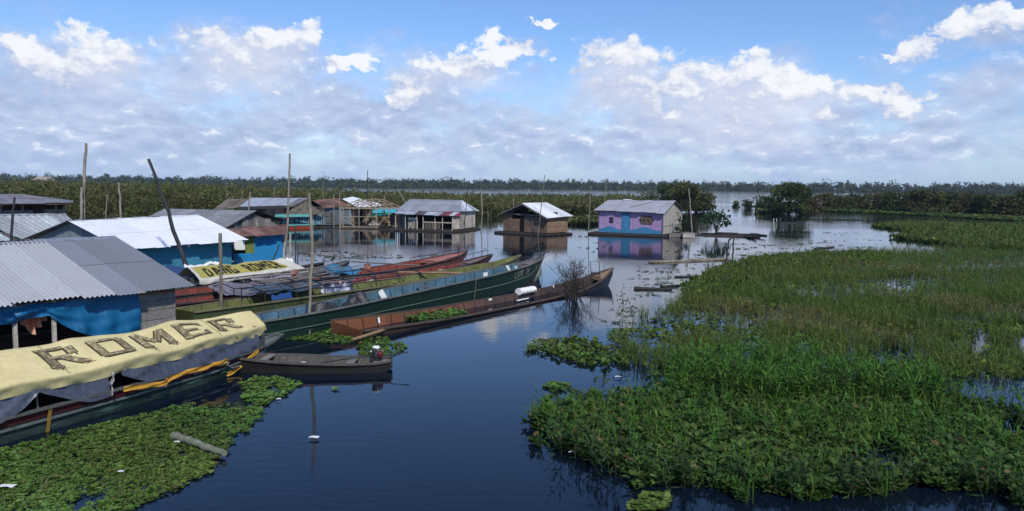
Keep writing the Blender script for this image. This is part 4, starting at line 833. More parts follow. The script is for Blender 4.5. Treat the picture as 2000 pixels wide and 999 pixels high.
mb = MB(); et = [can(CT1, x)+A3(b1.u[0]*.03, b1.u[1]*.03, 0) for x in xs]; dn = [can(CT1, x)*A3(1, 1, 0)+A3(b1.u[0]*.06+.02*math.sin(x*9), b1.u[1]*.06, .95+.03*math.sin(x*7)) for x in xs]
mb.grid([[lerp(a, c, k/4) for a, c in zip(et, dn)] for k in range(5)]); mb.build('end_flap', CANV, canopy)
for t_ in (.36, .515, .665, .80):      # stitched seams over the hoops
    mb = MB(); mb.grid([[can(t_+d_, x, .004) for x in np.linspace(-1, 1, 25)] for d_ in (-.0011, .0011)]); mb.build('seam', mat('canvas_seam', (.34, .28, .14), .9), canopy)
# word on the near slope: from where it shows in the photograph
INK = mat('brushed_brown_ink', (.17, .135, .075), .9, 0, (.52, .44, .23), .85, 11., (1, 1, 1), (.48, .64))
INKD = mat('dark_brown_ink', (.075, .06, .035), .9)
def tat(px, z):
    s_ = on_line(px, b1.S, b1.u, z); return s_/b1.L
tw0, tw1 = tat(38, 1.35), tat(452, 1.3)
def place(x, y, lift): return can(tw0+(tw1-tw0)*x/5, .80-.62*y, .006+lift)
mb = MB(); letters(mb, 'ROMER', lambda x, y, l: place(x, y, l*.5), .84, .16, .215, seg=8); mb.build('lettering_outline', INKD, canopy)
mb = MB(); letters(mb, 'ROMER', lambda x, y, l: place(x, y, l*.5+.009), .84, .16, .15, seg=8); mb.build('lettering', INK, canopy)
def shift(dx, dy):
    m_ = MB(); letters(m_, 'ROMER', lambda x, y, l: place(x+dx, y+dy, l*.3-.004), .84, .16, .035, seg=8); return m_
m1 = shift(.055, -.1); m1.build('lettering_shade', INKD, canopy)
for t_, j in ((.66, .9), (.83, 1.02), (.745, 1.05), (.885, .9)):     # small tears
    mb = MB(); q = can(t_, min(j, 1), .01)-A3(0, 0, .12*(j > 1)); mb.grid([[q+A3(b1.u[0]*.02*i+rnd.uniform(-.02, .02), b1.u[1]*.035*i, .012*k*math.sin(i+1)-.02*i*(i % 2)) -A3(b1.v[0], b1.v[1], 0)*.03 for k in (0, 2)] for i in range(5)]); mb.build('tear', DARK, canopy)
# grey plastic side curtains
CURT = mat('grey_plastic', (.045, .055, .08), .38, 0, (.09, .10, .12), .4, 1.3, (1, 1, .6), bump=.02, bscale=6, spec=.5)
def curtain(t0, t1, z1f, nm='side_curtain', off=.03):
    mb = MB(); P = []
    for i in range(41):
        k = i/40; t = t0+(t1-t0)*k; e = can(t, .88)-A3(0, 0, .20); zb = z1f(k); lo = b1.side(t, .98, .03); lo[2] = zb; P.append([lerp(e, lo, j/9)+A3(-b1.v[0], -b1.v[1], 0)*(-.02+.016*j/3+.03*min(1, j/5)*math.sin(i*.33+j*.5+2*math.sin(i*.11))*math.sin(j*.35)+.012*math.sin(i*.9-j*.9)) for j in range(10)])
    mb.grid(P); return mb.build(nm, CURT, b1.root)
curtain(.715, .905, lambda k: .50+.02*math.sin(k*9)); curtain(.595, .715, lambda k: .47+.33*max(0, 1-k*2.2)**1.2*(k < .5)); curtain(.40, .575, lambda k: .86-.42*abs(math.sin(k*3.1+1.9))**.8-.05*math.sin(k*9)); curtain(.0, .40, lambda k: .55+.1*math.sin(k*14))
mb = MB(); e = b1.side(.90, 1, .02); P = []
f0_ = [can(CT1, x) for x in np.linspace(1, -1, 9)]; P = [[p-A3(0, 0, .2) for p in f0_], [p*A3(1, 1, 0)+A3(0, 0, .72+.03*math.sin(i*2)) for i, p in enumerate(f0_)], [p*A3(1, 1, 0)+A3(.02*math.sin(i*3), 0, .46) for i, p in enumerate(f0_)]]; mb.grid(P); mb.build('end_curtain', CURT, b1.root)
GOLD = mat('golden_cloth', (.52, .27, .035), .75, 0, (.35, .17, .02), .5, 5., bump=.01)
def ribbon(mb, pts, w, fold=.02):
    P = []
    for i, p in enumerate(pts):
        p = A3(*p); a = .02*math.sin(i*1.3); P.append([p+A3(a, -.01, w*(.5-j/4))+A3(-b1.v[0], -b1.v[1], 0)*fold*math.sin(j*1.6+i*.6) for j in range(5)])
    mb.grid(P)
mb = MB(); ribbon(mb, [b1.side(t, .97, .085)+A3(0, 0, .008*math.sin(k)-.10*math.exp(-((t-.655)/.03)**2)) for k, t in enumerate(np.linspace(.595, .81, 34))], .11); mb.build('gold_trim', GOLD, b1.root)
mb = MB(); ribbon(mb, [b1.side(.672, 1, .1)+A3(0, 0, -.02-.05*k) for k in range(5)], .05); mb.build('trim_end', GOLD, b1.root)
mb = MB(); ribbon(mb, [lerp(b1.side(.815, .35, .06), b1.side(.90, 1.0, .05), k/12)+A3(0, -.0, -.08*math.sin(math.pi*k/12)) for k in range(13)], .11); mb.build('gold_strap', GOLD, b1.root)
mb = MB(); w = .085/b1.L; mb.grid([[b1.side(.482, .98-.95*k/8, .04)+A3(.004*math.sin(k*2), 0, 0), b1.side(.482+w, .98-.95*k/8, .04)] for k in range(9)]); mb.build('hanging_strap', mat('brown_gold_strap', (.34, .19, .03), .8), b1.root)
mb = MB(); ribbon(mb, [b1.side(.575, 1, .1)+A3(.02*math.sin(k*.9), 0, .42-.06*k) for k in range(9)], .1, .04); mb.build('knotted_rag', mat('grey_rag', (.33, .33, .34), .8), b1.root)
for t_ in np.linspace(.05, .9, 9):
    for sg in (-1, 1):
        mb = MB(); mb.tube([b1.pt(t_, sg*(b1.b(t_)-.14), b1.gz(t_)-.1), can(t_, -sg*.80)-A3(0, 0, .03)], .02, 6); mb.build('canopy_post', WOOD, b1.root)
mb = MB(); mb.tube([b1.side(.80, .9, .05), b1.side(.825, .55, .09), b1.side(.845, .5, .06)], .03, 6); mb.build('rope', mat('grey_rope', (.14, .13, .12), .9), b1.root)
# b2: dark green boat, blue inside
GS = [(0, .72), (.2, .74), (.45, .86), (.7, .97), (.86, 1.08), (.95, 1.2), (1, 1.36)]
b2 = Boat('cargo_boat', 'long empty dark green boat painted pale blue inside with a raised pointed bow', 'boat', (-8.45, 24.1), (1.62, 40.6), 1.62, GS, None, None, (.006, .023, .017), (.09, .185, .25), (.13, .14, .12), .1, rust=(.014, .03, .025), ribs=.75, ribh=.025)
b2.strake('rub_rail', .52, .035, mat('pale_green_rail', (.11, .17, .13), .7), .0, .96, .025)
b2.deck(.90, mat('brown_grey_deck', (.20, .15, .14), .8), -.06); b2.railing(.925, .985, .16, 2, -1); b2.railing(.90, .945, .22, 3, 1); 
mb = MB(); q = b2.pt(1, 0, 1.36); mb.tube([q-A3(b2.u[0]*.35, b2.u[1]*.35, .2), q, q+A3(b2.u[0]*.22, b2.u[1]*.22, .28)], [.06, .05, .03], 6); mb.build('stem_post', METAL, b2.root)
mb = MB(); P = [[b2.inside(t, .58+.12*max(0, (t-.6)), -.0), b2.inside(t, .62+.12*max(0, (t-.6)), .05)] for t in np.linspace(.2, .72, 20)]
for i in range(19): mb.bar(b2.inside(np.linspace(.3, .7, 20)[i], .40, .03), b2.inside(np.linspace(.3, .7, 20)[i+1], .40, .03), .03, .025, (.3, .3, .3))
mb.build('stringer', b2.mi, b2.root)
b2.plate(.755, .62, .34, .26); b2.plate(.862, .72, .2, .36, lean=-.25); b2.plate(.885, .86, .2, .14, mat('pale_blue_mark', (.45, .6, .68), .7)); b2.plate(.887, .70, .2, .13, mat('pale_blue_mark'))
mb = MB(); e = .95/b2.L
letters(mb, 'LUPE CM', lambda x, y, l: b2.side(.800+e*(x+.25*y)/7*1.7, .62+.26*y, .012+l), .8, .2, .2, seg=2); mb.build('lettering', mat('pale_green_letters', (.19, .21, .165), .8), b2.root)
mb = MB(); letters(mb, 'L', lambda x, y, l: b2.side(.932+x*.011, .55+.3*y, .012+l), .8, .2, .2, seg=2); mb.build('bow_mark', mat('pale_green_letters'), b2.root)
mb = MB(); mb.bar(b2.pt(.50, .6, .8), b2.pt(.515, -.7, .74), .14, .04); mb.build('thwart', mat('grey_thwart', (.12, .13, .14), .8), b2.root)
# things lying in b2
def lump(name, c, r, m_, label, cat, seed, n=14, k=.18, group=None, parts=()):
    rr = random.Random(seed); mb = MB(); P = []
    ph = [rr.uniform(0, 6) for _ in range(6)]
    for i in range(n+1):
        th_ = math.pi*i/n; row = []
        for j in range(2*n):
            a = 2*math.pi*j/(2*n); w = 1+k*(math.sin(3*a+ph[0])*math.sin(2*th_+ph[1])+.7*math.sin(5*a+ph[2]+3*th_)+.4*math.sin(9*a+ph[3]-5*th_))
            z = math.cos(th_); z = max(z, -.35) if i > n/2 else z
            row.append(A3(c[0]+r[0]*w*math.sin(th_)*math.cos(a), c[1]+r[1]*w*math.sin(th_)*math.sin(a), c[2]+r[2]*(z+.35)*w/1.35))
        P.append(row)
    mb.grid(P, closed=True); return mb.build(name, m_, label=label, cat=cat, group=group)
BLK = mat('black_plastic', (.02, .022, .026), .45, 0, (.06, .06, .065), .5, 3., bump=.02, bscale=10)
q = b2.pt(.20, .1, .1); lump('sack', q, (.55, .5, .62), BLK, 'black plastic covered sack in the stern of the blue lined boat', 'sack', 3)
q = b2.pt(.285, .15, .1); lump('engine_cover', q, (.5, .5, .72), BLK, 'tall black sheeted engine heap amid the blue lined boat behind the pole', 'cover', 5)
q = b2.pt(.35, .05, .1); lump('tarpaulin', q, (.75, .45, .42), mat('purple_black_sheet', (.05, .045, .06), .5, bump=.02, bscale=8), 'folded dark purplish tarpaulin low in the blue lined boat', 'tarpaulin', 8)
q = b2.pt(.49, .1, .1)
mb = MB(); q = b2.pt(.395, .42, .2); mb.bar(q, q+A3(-.35, -.05, .62), .02, .22); mb.build('white_board', WHITE, label='white board leaning inside the blue lined boat', cat='board')
q = b2.pt(.455, -.1, .12); lump('rag_heap', q, (.42, .34, .36), mat('pale_grey_rags', (.30, .29, .28), .9, 0, (.1, .1, .1), .7, 7.), 'heap of pale grey rags amid the blue lined boat', 'rags', 12, k=.3)
# b3: olive boat
b3 = Boat('cargo_boat', 'long boat painted mossy olive green inside next to the blue lined boat', 'boat', (-10.98, 26.14), (.45, 42.0), 1.6, [(0, .72), (.5, .76), (.75, .88), (.9, 1.0), (1, 1.28)], None, None, (.05, .07, .03), (.135, .15, .045), (.17, .16, .07), .1, rust=(.10, .10, .04), ribs=1.05, ribh=.03)
b3.deck(.93, mat('olive_deck', (.24, .25, .10), .8), -.1)
mb = MB(); P = []
for t_ in (.52, .56, .6, .66, .74): 
    for k in range(5): a = b3.inside(t_+rnd.uniform(0, .03), rnd.uniform(.3, .62), .01); mb.bar(a, a+A3(b3.u[0]*rnd.uniform(-.25, .3), b3.u[1]*rnd.uniform(-.1, .3), rnd.uniform(-.2, .2)), .035, .012, tint((1, 1, 1), .3))
mb.build('lime_scrapes', mat('lime_scrape', (.33, .40, .17), .9), b3.root)
# b4: red boat
b4 = Boat('cargo_boat', 'long brick red boat with small white painted marks along its inner side', 'boat', (-12.15, 27.6), (-1.08, 42.35), 1.55, [(0, .75), (.5, .74), (.75, .84), (.9, 1.02), (1, 1.28)], None, None, (.06, .018, .014), (.20, .045, .032), (.05, .03, .028), .1, rust=(.11, .05, .035), ribs=1.1)
b4.deck(.88, mat('grey_mauve_deck', (.20, .15, .15), .8), -.06); b4.railing(.83, .985, .28, 2, 1); b4.deck(.40, mat('dusty_red_deck', (.26, .09, .07), .85, 0, (.16, .06, .05), .6, 1.5), -.42, .62, 'floor_deck')
for t_, n in ((.545, 9), (.70, 6), (.80, 5), (.873, 4), (.905, 4)): b4.marks(t_, .50+.4*max(0, t_-.6), n, .055, .13)
b4.plate(.455, .5, .12, .17); b4.plate(.40, .5, .14, .18); b4.plate(.42, .56, .4, .07)
# b5: red boat with triangular fore deck
b5 = Boat('cargo_boat', 'red boat with a dusty pink triangular fore deck and bow rail', 'boat', (-13.5, 29.0), (-2.5, 43.6), 1.75, [(0, .78), (.5, .80), (.75, .92), (.88, 1.08), (1, 1.34)], None, [(0, .72), (.12, .92), (.4, 1), (.75, 1.), (.88, .8), (.95, .45), (1, .05)], (.09, .025, .02), (.21, .045, .03), (.09, .045, .04), .1, rust=(.13, .05, .035), ribs=1.3)
b5.deck(.835, mat('dusty_pink_deck', (.36, .15, .12), .85), -.05); b5.railing(.80, .965, .16, 3, 1)
mb = MB(); q = b5.pt(.955, -.1, 1.2); mb.tube([q, q+A3(-.02, 0, .42)], .035, 6); mb.tube([b5.pt(.995, 0, 1.3), b5.pt(1.01, 0, 1.62)], .035, 6); mb.build('bow_post', METAL, b5.root)
mb = MB(); mb.bar(b5.inside(.2, .48, .03), b5.inside(.7, .56, .03), .05, .05, (.35, .3, .3)); mb.build('stringer', b5.mi, b5.root)
# b6: boat under the yellow banner, dark railed bow
b6 = Boat('covered_boat', 'dark grey boat with railed pointed bow and a torn white and yellow banner canopy', 'boat', (-15.0, 29.9), (-8.3, 40.0), 1.6, [(0, .6), (.55, .6), (.8, .74), (1, 1.08)], None, None, (.03, .034, .036), (.06, .06, .06), (.09, .09, .09), .08, rust=(.05, .05, .045))
b6.deck(.66, mat('dark_grey_deck', (.115, .11, .10), .85), -.04); b6.railing(.66, .97, .2, 14, 1, .012); b6.railing(.72, .97, .12, 3, -1, .01); b6.strake('rub_rail', .8, .06, mat('grey_rub_rail', (.11, .11, .1), .8), .5, .97, .02)
def t6(px, z): return on_line(px, b6.S, b6.u, z)/b6.L
ca, cb = t6(366, 1.2), t6(548, 1.25)
def can6(t, x, lift=0.):
    zr_ = 1.52+.03*math.sin(t*40)-.05*math.sin(math.pi*(t-ca)/(cb-ca)); ze_ = 1.0; a = abs(x); sg = -1 if x >= 0 else 1; e = max(0, (t-cb+.02)/.02) if x > 0 else 0
    return b6.pt(t+.075*max(0, x)*max(0, (t-ca)/(cb-ca)), sg*.82*a, zr_+(ze_-zr_)*a**1.2+.02*math.sin(t*70+x*5)+lift)
BANW = mat('torn_white_canvas', (.55, .53, .46), .8, 0, (.30, .29, .22), .6, 6., bump=.02, bscale=8)
mb = MB(); P = [[can6(ca+(cb-ca)*i/50, x) for x in np.linspace(-1, 1, 17)]+[can6(ca+(cb-ca)*i/50, 1)-A3(.03*math.sin(i), .02, .07*j+.02*math.sin(i*.7)) for j in (1, 2)] for i in range(51)]; mb.grid(P); c6 = mb.build('canopy', BANW, b6.root)
mb = MB(); P = [[can6(ca+(cb-ca)*(.03+.85*i/40), x, .012) for x in np.linspace(.06, .86-.12*(i/40), 8)] for i in range(41)]; mb.grid(P); mb.build('banner', mat('olive_yellow_banner', (.36, .31, .07), .8, 0, (.26, .24, .09), .5, 3.), c6)
mb = MB(); letters(mb, 'DANG ROMER', lambda x, y, l: can6(ca+(cb-ca)*(.09+.77*x/10), .80-.1*x/10-.52*y, .02+l), .86, .14, .24, seg=4, tfac=1.05); mb.build('lettering', mat('black_letters', (.012, .011, .009), .7, 0, (.05, .045, .02), .4, 8.), c6)
for t_ in np.linspace(ca+.02, cb-.02, 5):
    for sg in (-1, 1): mb = MB(); mb.tube([b6.pt(t_, sg*.72, .5), b6.pt(t_, sg*.76, 1.0)], .025, 6); mb.build('canopy_post', WOOD, b6.root)
# black canoe behind it
b7 = Boat('canoe', 'low black canoe by the foot of the bright blue house front', 'canoe', (-14.2, 42.9), (-10.45, 43.7), 1.0, [(0, .22), (.5, .26), (1, .62)], [(0, -.1), (.7, -.1), (1, .5)], None, (.014, .013, .013), (.03, .027, .024), (.03, .028, .026), .05)
b7b = Boat('canoe', 'second black canoe lying just below the first beside the blue house front', 'canoe', (-13.2, 41.2), (-9.9, 42.3), .9, [(0, .2), (.5, .22), (1, .42)], [(0, -.1), (.7, -.1), (1, .3)], None, (.016, .014, .013), (.035, .03, .026), (.04, .036, .032), .05)
# b8: half sunken rusty boat
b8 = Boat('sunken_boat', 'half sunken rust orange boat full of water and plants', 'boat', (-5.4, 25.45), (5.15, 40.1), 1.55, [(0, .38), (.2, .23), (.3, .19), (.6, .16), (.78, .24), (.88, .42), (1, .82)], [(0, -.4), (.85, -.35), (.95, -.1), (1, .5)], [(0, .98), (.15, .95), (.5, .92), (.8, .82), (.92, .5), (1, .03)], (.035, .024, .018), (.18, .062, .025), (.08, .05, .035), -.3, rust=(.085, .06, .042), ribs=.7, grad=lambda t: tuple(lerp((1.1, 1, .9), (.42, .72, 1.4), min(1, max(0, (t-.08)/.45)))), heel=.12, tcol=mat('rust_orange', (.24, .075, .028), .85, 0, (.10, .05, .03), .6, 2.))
b8.deck(.91, mat('driftwood_deck', (.24, .15, .09), .9, 0, (.1, .07, .05), .6, 3.), -.04)
mb = MB(); q = b8.pt(1, 0, .8); mb.tube([q-A3(.2, .25, .1), q, q+A3(.1, .14, .26)], [.06, .05, .03], 6); mb.build('stem_post', WOOD, b8.root)
mb = MB(); q = b8.pt(.905, .25, .45); c_ = [q, q+A3(.42, -.05, 0)]; 
mb.tube([c_[0], c_[0]+A3(-.06, 0, .78), c_[1]+A3(-.06, 0, .8), c_[1]], .02, 6); mb.bar(c_[0]+A3(-.02, 0, .22), c_[1]+A3(-.02, 0, .2), .03, .08); mb.build('bow_frame', METAL, b8.root)
b8.plate(.115, .02, .09, .2); b8.plate(.47, .1, .22, .07); b8.plate(.74, .18, .08, .1)
q = b8.pt(.59, .42, .05); mb = MB(); P = []
for i in range(13):
    c = b8.pt(.585+.065*i/12, b8.b(.6)-.1, .26); r_ = .15+.012*math.sin(i*2.1)*(i % 3); P.append([c+A3(b8.v[0]*math.cos(a)*r_*1.25, b8.v[1]*math.cos(a)*r_*1.25, math.sin(a)*r_) for a in np.linspace(0, 2*math.pi, 12, endpoint=False)])
mb.grid(P, closed=True); mb.face(P[0]); mb.face(P[-1][::-1]); mb.build('plastic_roll', mat('white_plastic', (.8, .78, .74), .5, 0, (.5, .48, .44), .4, 4., bump=.02, bscale=12), label='white plastic bundle wrapped over the side of the sunken rusty boat', cat='bundle')
mb = MB(); a = b8.pt(.545, .2, .03); P = [[a+A3(b8.u[0]*.16*i, b8.u[1]*.16*i, .0)+A3(b8.v[0], b8.v[1], 0)*w*(.11-.012*i+.02*math.sin(i*2)) +A3(0, 0, .03*(1-abs(w))) for w in (-1, 0, 1)] for i in range(7)]; mb.grid(P); mb.build('plastic_scrap', WHITE, label='flat white plastic scrap floating inside the sunken rusty boat', cat='scrap')
mb = MB(); a = V(688, 664, .12); mb.tube([a, V(740, 648, .2), V(760, 641, .16)], [.05, .06, .045], 6); mb.build('broken_plank', mat('tan_broken_wood', (.25, .16, .09), .9), label='loose broken tan gunwale plank at the stern of the sunken boat', cat='plank')
# b9: small canoe with the outboard motor
b9 = Boat('motor_canoe', 'small black wooden canoe with grey inside and a long tail motor', 'canoe', (-7.25, 20.75), (-3.22, 20.95), 1.02, [(0, .40), (.2, .34), (.6, .27), (.9, .26), (1, .30)], [(0, -.1), (.9, -.1), (1, .06)], [(0, .55), (.15, .8), (.35, 1), (.75, .95), (.93, .66), (1, .4)], (.012, .011, .011), (.105, .095, .08), (.09, .08, .07), .05, rust=(.03, .028, .025), ribs=5, chine=.86)
for t_, m_ in ((.17, .12), (.73, .1)):
    mb = MB(); mb.bar(b9.pt(t_, -.42, .33 if t_ < .5 else .24), b9.pt(t_+.015, .42, .33 if t_ < .5 else .24), .2, .03); mb.build('thwart', mat('grey_plank', (.20, .19, .17), .85), b9.root)
b9.deck(.88, mat('grey_plank'), -.05, .99, 'stern_deck')
q = b9.pt(.9, .05, .26); mt = empty('outboard_motor', q, 'small red and black long tail motor on the stern of the black canoe', 'motor')
def lmp(name, c, sx, sy, sz, m_, parent):
    mb = MB(); P = []
    for i in range(9):
        th_ = math.pi*i/8; f = lambda a: np.sign(a)*abs(a)**.6; P.append([A3(c[0]+sx*f(math.sin(th_)*math.cos(a)), c[1]+sy*f(math.sin(th_)*math.sin(a)), c[2]+sz*f(math.cos(th_))) for a in np.linspace(0, 2*math.pi, 14, endpoint=False)])
    mb.grid(P, closed=True); return mb.build(name, m_, parent)
lmp('crankcase', q+A3(0, 0, .14), .12, .1, .12, BLK, mt); lmp('fuel_tank', q+A3(-.02, 0, .34), .10, .07, .045, WHITE, mt); lmp('fan_cover', q+A3(.10, -.04, .17), .07, .1, .1, mat('red_motor', (.12, .015, .018), .5), mt); lmp('cylinder', q+A3(-.06, -.02, .25), .07, .08, .09, METAL, mt)
mb = MB(); mb.tube([q+A3(-.1, 0, .12), q+A3(-.95, -.1, .02), q+A3(-1.75, -.22, -.1)], [.02, .02, .018], 6); mb.build('tiller', METAL, mt)
mb = MB(); mb.tube([q+A3(.1, 0, .1), q+A3(.85, .1, .2)], .016, 6); mb.build('propeller_shaft', METAL, mt)
mb = MB(); mb.box((q[0], q[1], q[2]-.02), .3, .22, .06); mb.build('mount', METAL, mt)
mb = MB(); q = b9.pt(.42, -.12, .06); mb.tube([q, q+A3(0, 0, .14), q+A3(0, 0, .18)], [.11, .115, .07], 14); mb.build('plastic_tub', WHITE, label='round white plastic tub inside the black motor canoe', cat='tub')
# floating debris off the bow of b2
b10 = Boat('sunken_canoe', 'upturned mossy canoe end afloat under the bow of the dark green boat', 'canoe', V(1025, 562, 0), V(1052, 540, 0), .85, [(0, .3), (1, .45)], [(0, -.1), (1, .2)], [(0, 1), (.6, .9), (1, .2)], (.03, .03, .025), (.06, .06, .04), (.12, .13, .09), .1, n=12)
b10.deck(.3, mat('mossy_deck', (.13, .15, .09), .9, 0, (.3, .3, .25), .6, 6.), .02)
# ---- canopy frames and clutter over b3, b4 and b5
def framework(bt, t0, t1, h, nb, m_=METAL, r=.022):
    fr = None
    for sg in (1, -1):
        f = lambda t, z: bt.pt(t, sg*(bt.b(t)-.05), z)
        ts = np.linspace(t0, t1, nb); mb = MB(); mb.tube([f(t, h+.02*math.sin(t*50)) for t in ts], r, 6); o = mb.build('frame_rail', m_, bt.root)
        mb = MB(); mb.tube([f(t, h-.34) for t in ts], r*.7, 5); mb.build('lower_rail', m_, bt.root)
        for t in ts: mb = MB(); mb.tube([f(t, bt.gz(t)-.3), f(t, h+.02)], r, 6); mb.build('frame_post', m_, bt.root)
    for t in np.linspace(t0, t1, nb): mb = MB(); mb.tube([bt.pt(t, -bt.b(t)+.05, h), bt.pt(t, 0, h+.12), bt.pt(t, bt.b(t)-.05, h)], r, 5); mb.build('frame_hoop', m_, bt.root)
framework(b3, .14, .56, 1.1, 7); framework(b4, .12, .50, 1.08, 6); framework(b5, .2, .44, 1.02, 4, WOOD)
SPAR = mat('grey_spar', (.15, .135, .13), .8, 0, (.12, .1, .09), .6, 5.)
k = 0
for bt, t0, t1 in ((b3, .12, .4), (b4, .12, .48), (b4, .2, .5), (b5, .15, .52), (b5, .25, .58)):
    for i in range(3):
        a = rnd.uniform(t0, t0+.12); e = a+rnd.uniform(.14, .26); z = 1.06+.08*rnd.random(); o = rnd.uniform(-.6, .6)
        mb = MB(); mb.tube([bt.pt(a, o, z), bt.pt((a+e)/2, o+rnd.uniform(-.15, .15), z+.04), bt.pt(e, o+rnd.uniform(-.4, .4), z+rnd.uniform(-.15, .12))], rnd.uniform(.018, .03), 6, tint((1, 1, 1), .4)); k += 1
        mb.build('spar', SPAR, label='thin grey spar laid across the bare canopy frames of the moored boats', cat='spar', group='spars over the moored boats')
def drape(name, pts, m_, label, cat='tarpaulin', sag=.12, n=16, wr=.05, drop=0., seed=1):
    """cloth over four corner points, wrinkled and sagging"""
    a, b_, c, d = [A3(*p) for p in pts]; rr = random.Random(seed); p1, p2, p3 = [rr.uniform(0, 6) for _ in range(3)]; mb = MB(); P = []
    for i in range(n+1):
        s = i/n; row = []
        for j in range(n+1):
            t = j/n; q = lerp(lerp(a, b_, s), lerp(d, c, s), t); z = -sag*math.sin(math.pi*s)*math.sin(math.pi*t)+wr*math.sin(7*s+5*t+p1)+wr*.6*math.sin(15*s-9*t+p2)+wr*.4*math.sin(23*t+11*s+p3)
            e = min(s, 1-s, t, 1-t)*n; row.append(q+A3(wr*.6*math.sin(9*t+p2)*(e < 1), wr*.6*math.sin(8*s+p1)*(e < 1), z))
        P.append(row)
    mb.grid(P); return mb.build(name, m_, label=label, cat=cat)
GRT = mat('grey_lilac_sheet', (.20, .19, .22), .6, 0, (.06, .055, .08), .8, 3.5, bump=.03, bscale=7)
drape('tarpaulin', [b4.pt(.10, -.8, .80), b4.pt(.27, -.75, .86), b4.pt(.28, .7, 1.12), b4.pt(.11, .75, 1.1)], GRT, 'striped grey lilac tarpaulin over the stern frames beside the near house', seed=4)
drape('tarpaulin', [b5.pt(.24, -.8, .9), b5.pt(.38, -.75, .92), b5.pt(.38, .2, 1.02), b5.pt(.24, .25, 1.0)], mat('pale_grey_sheet', (.27, .25, .28), .6, 0, (.12, .11, .14), .7, 3.), 'pale grey sheet stretched over the frames below the yellow banner', seed=9)
drape('tarpaulin', [b5.pt(.47, -.1, .8), b5.pt(.57, -.1, .78), b5.pt(.56, .8, 1.12), b5.pt(.46, .8, 1.14)], mat('sky_blue_sheet', (.025, .15, .28), .55, 0, (.02, .09, .16), .7, 4., bump=.03, bscale=8), 'crumpled sky blue sheet hung over the red boat next to the banner', seed=15, wr=.08)
drape('tarpaulin', [b3.pt(.15, -.65, 1.0), b3.pt(.30, -.7, 1.05), b3.pt(.30, .6, 1.16), b3.pt(.15, .6, 1.12)], mat('slate_blue_sheet', (.06, .09, .13), .55, 0, (.02, .03, .05), .6, 3.), 'slate blue sheet over the stern frames of the olive boat', seed=21)
drape('bag', [b3.pt(.27, -.7, .62), b3.pt(.36, -.7, .66), b3.pt(.36, -.55, 1.12), b3.pt(.28, -.55, 1.1)], mat('navy_white_bag', (.10, .11, .17), .6, 0, (.55, .56, .6), .8, 3.2, (1, 1, 1), (.5, .58)), 'navy and white bag hanging from the olive boat frames', 'bag', seed=25, sag=.2)
drape('cloth', [b3.pt(.155, -.72, .55), b3.pt(.20, -.72, .55), b3.pt(.20, -.68, .98), b3.pt(.155, -.68, .98)], mat('deep_blue_cloth', (.02, .08, .24), .8), 'deep blue cloth hanging over the olive boat side', 'cloth', seed=27, wr=.03)
drape('tarpaulin', [b6.pt(ca-.04, .9, .9), b6.pt(ca+.42*(cb-ca)+.2, .95, 1.0), b6.pt(ca+.6*(cb-ca), 2.0, 1.15), b6.pt(ca-.02, 2.1, 1.35)], mat('navy_sheet', (.03, .06, .15), .5, 0, (.015, .025, .06), .6, 3., bump=.03, bscale=6), 'navy blue tarpaulin heaped between the turquoise house and the banner boat', seed=31, wr=.1)
drape('sheet', [b6.pt(ca+.05*(cb-ca), .35, 1.45), b6.pt(ca+.42*(cb-ca), .4, 1.43), b6.pt(ca+.4*(cb-ca), .9, 1.5), b6.pt(ca+.1*(cb-ca), .95, 1.44)], WHITE, 'torn white sheet bunched along the top of the banner canopy', 'sheet', seed=35, wr=.06)
OR = mat('faded_orange_vest', (.26, .085, .055), .8, 0, (.5, .3, .25), .6, 4.)
for i, (bt, t_, o) in enumerate(((b5, .335, -.65), (b5, .60, .1))):
    q = bt.pt(t_, o, .9 if i == 0 else 1.0); mb = MB(); P = [[q+A3(-.16+.32*a+.03*math.sin(j*2+i), .04*math.sin(a*6+j), .55*(1-j/6)*(1-.4*abs(a-.5)*(j < 2))*(1 if i == 0 else .5)-.1) for a in np.linspace(0, 1, 6)] for j in range(7)]
    mb.grid(P); mb.build('life_vest', OR, label=('faded orange life vest hung on the frames under the yellow banner', 'small orange life vest thrown over spars on the red boat')[i], cat='life vest')
pole('spar', [b5.pt(.56, .4, 1.3), b5.pt(.72, -1.2, 1.0)], .035, .03, SPAR, 'grey spar slanting from the red boats down to the deck', cat='spar', group='slanting boat spars'); pole('spar', [b5.pt(.62, .75, 1.32), b5.pt(.47, .9, 1.7)], .03, .03, SPAR, 'grey spar leaning over the dark railed bow', cat='spar')
pole('plank', [b3.pt(.585, 1.2, .95), b3.pt(.72, -.6, .82)], .05, .045, mat('tan_plank', (.27, .16, .1), .85), 'tan plank laid from the red boat across the olive boat', cat='plank')

ROPE = mat('grey_rope', (.14, .13, .12), .9)
def rope(a, b_, sag, label, r=.013):
    a = A3(*a); b_ = A3(*b_); mb = MB(); mb.tube([lerp(a, b_, t)-A3(0, 0, sag*4*t*(1-t)) for t in np.linspace(0, 1, 12)], r, 5); mb.build('mooring_rope', ROPE, label=label, cat='rope')
rope(b6.pt(.97, .1, .95), b5.pt(.60, .5, 1.05), .1, 'thin rope from the railed dark bow to the red boat frames')
rope(b3.pt(.16, -.7, 1.08), V(431, 560, 1.0), .15, 'slack rope between the olive boat frames and the straight grey pole')
rope(b2.pt(.62, -.79, .95), b2.pt(.605, -.86, -.05), .0, 'short rope hanging down the side of the dark green boat')
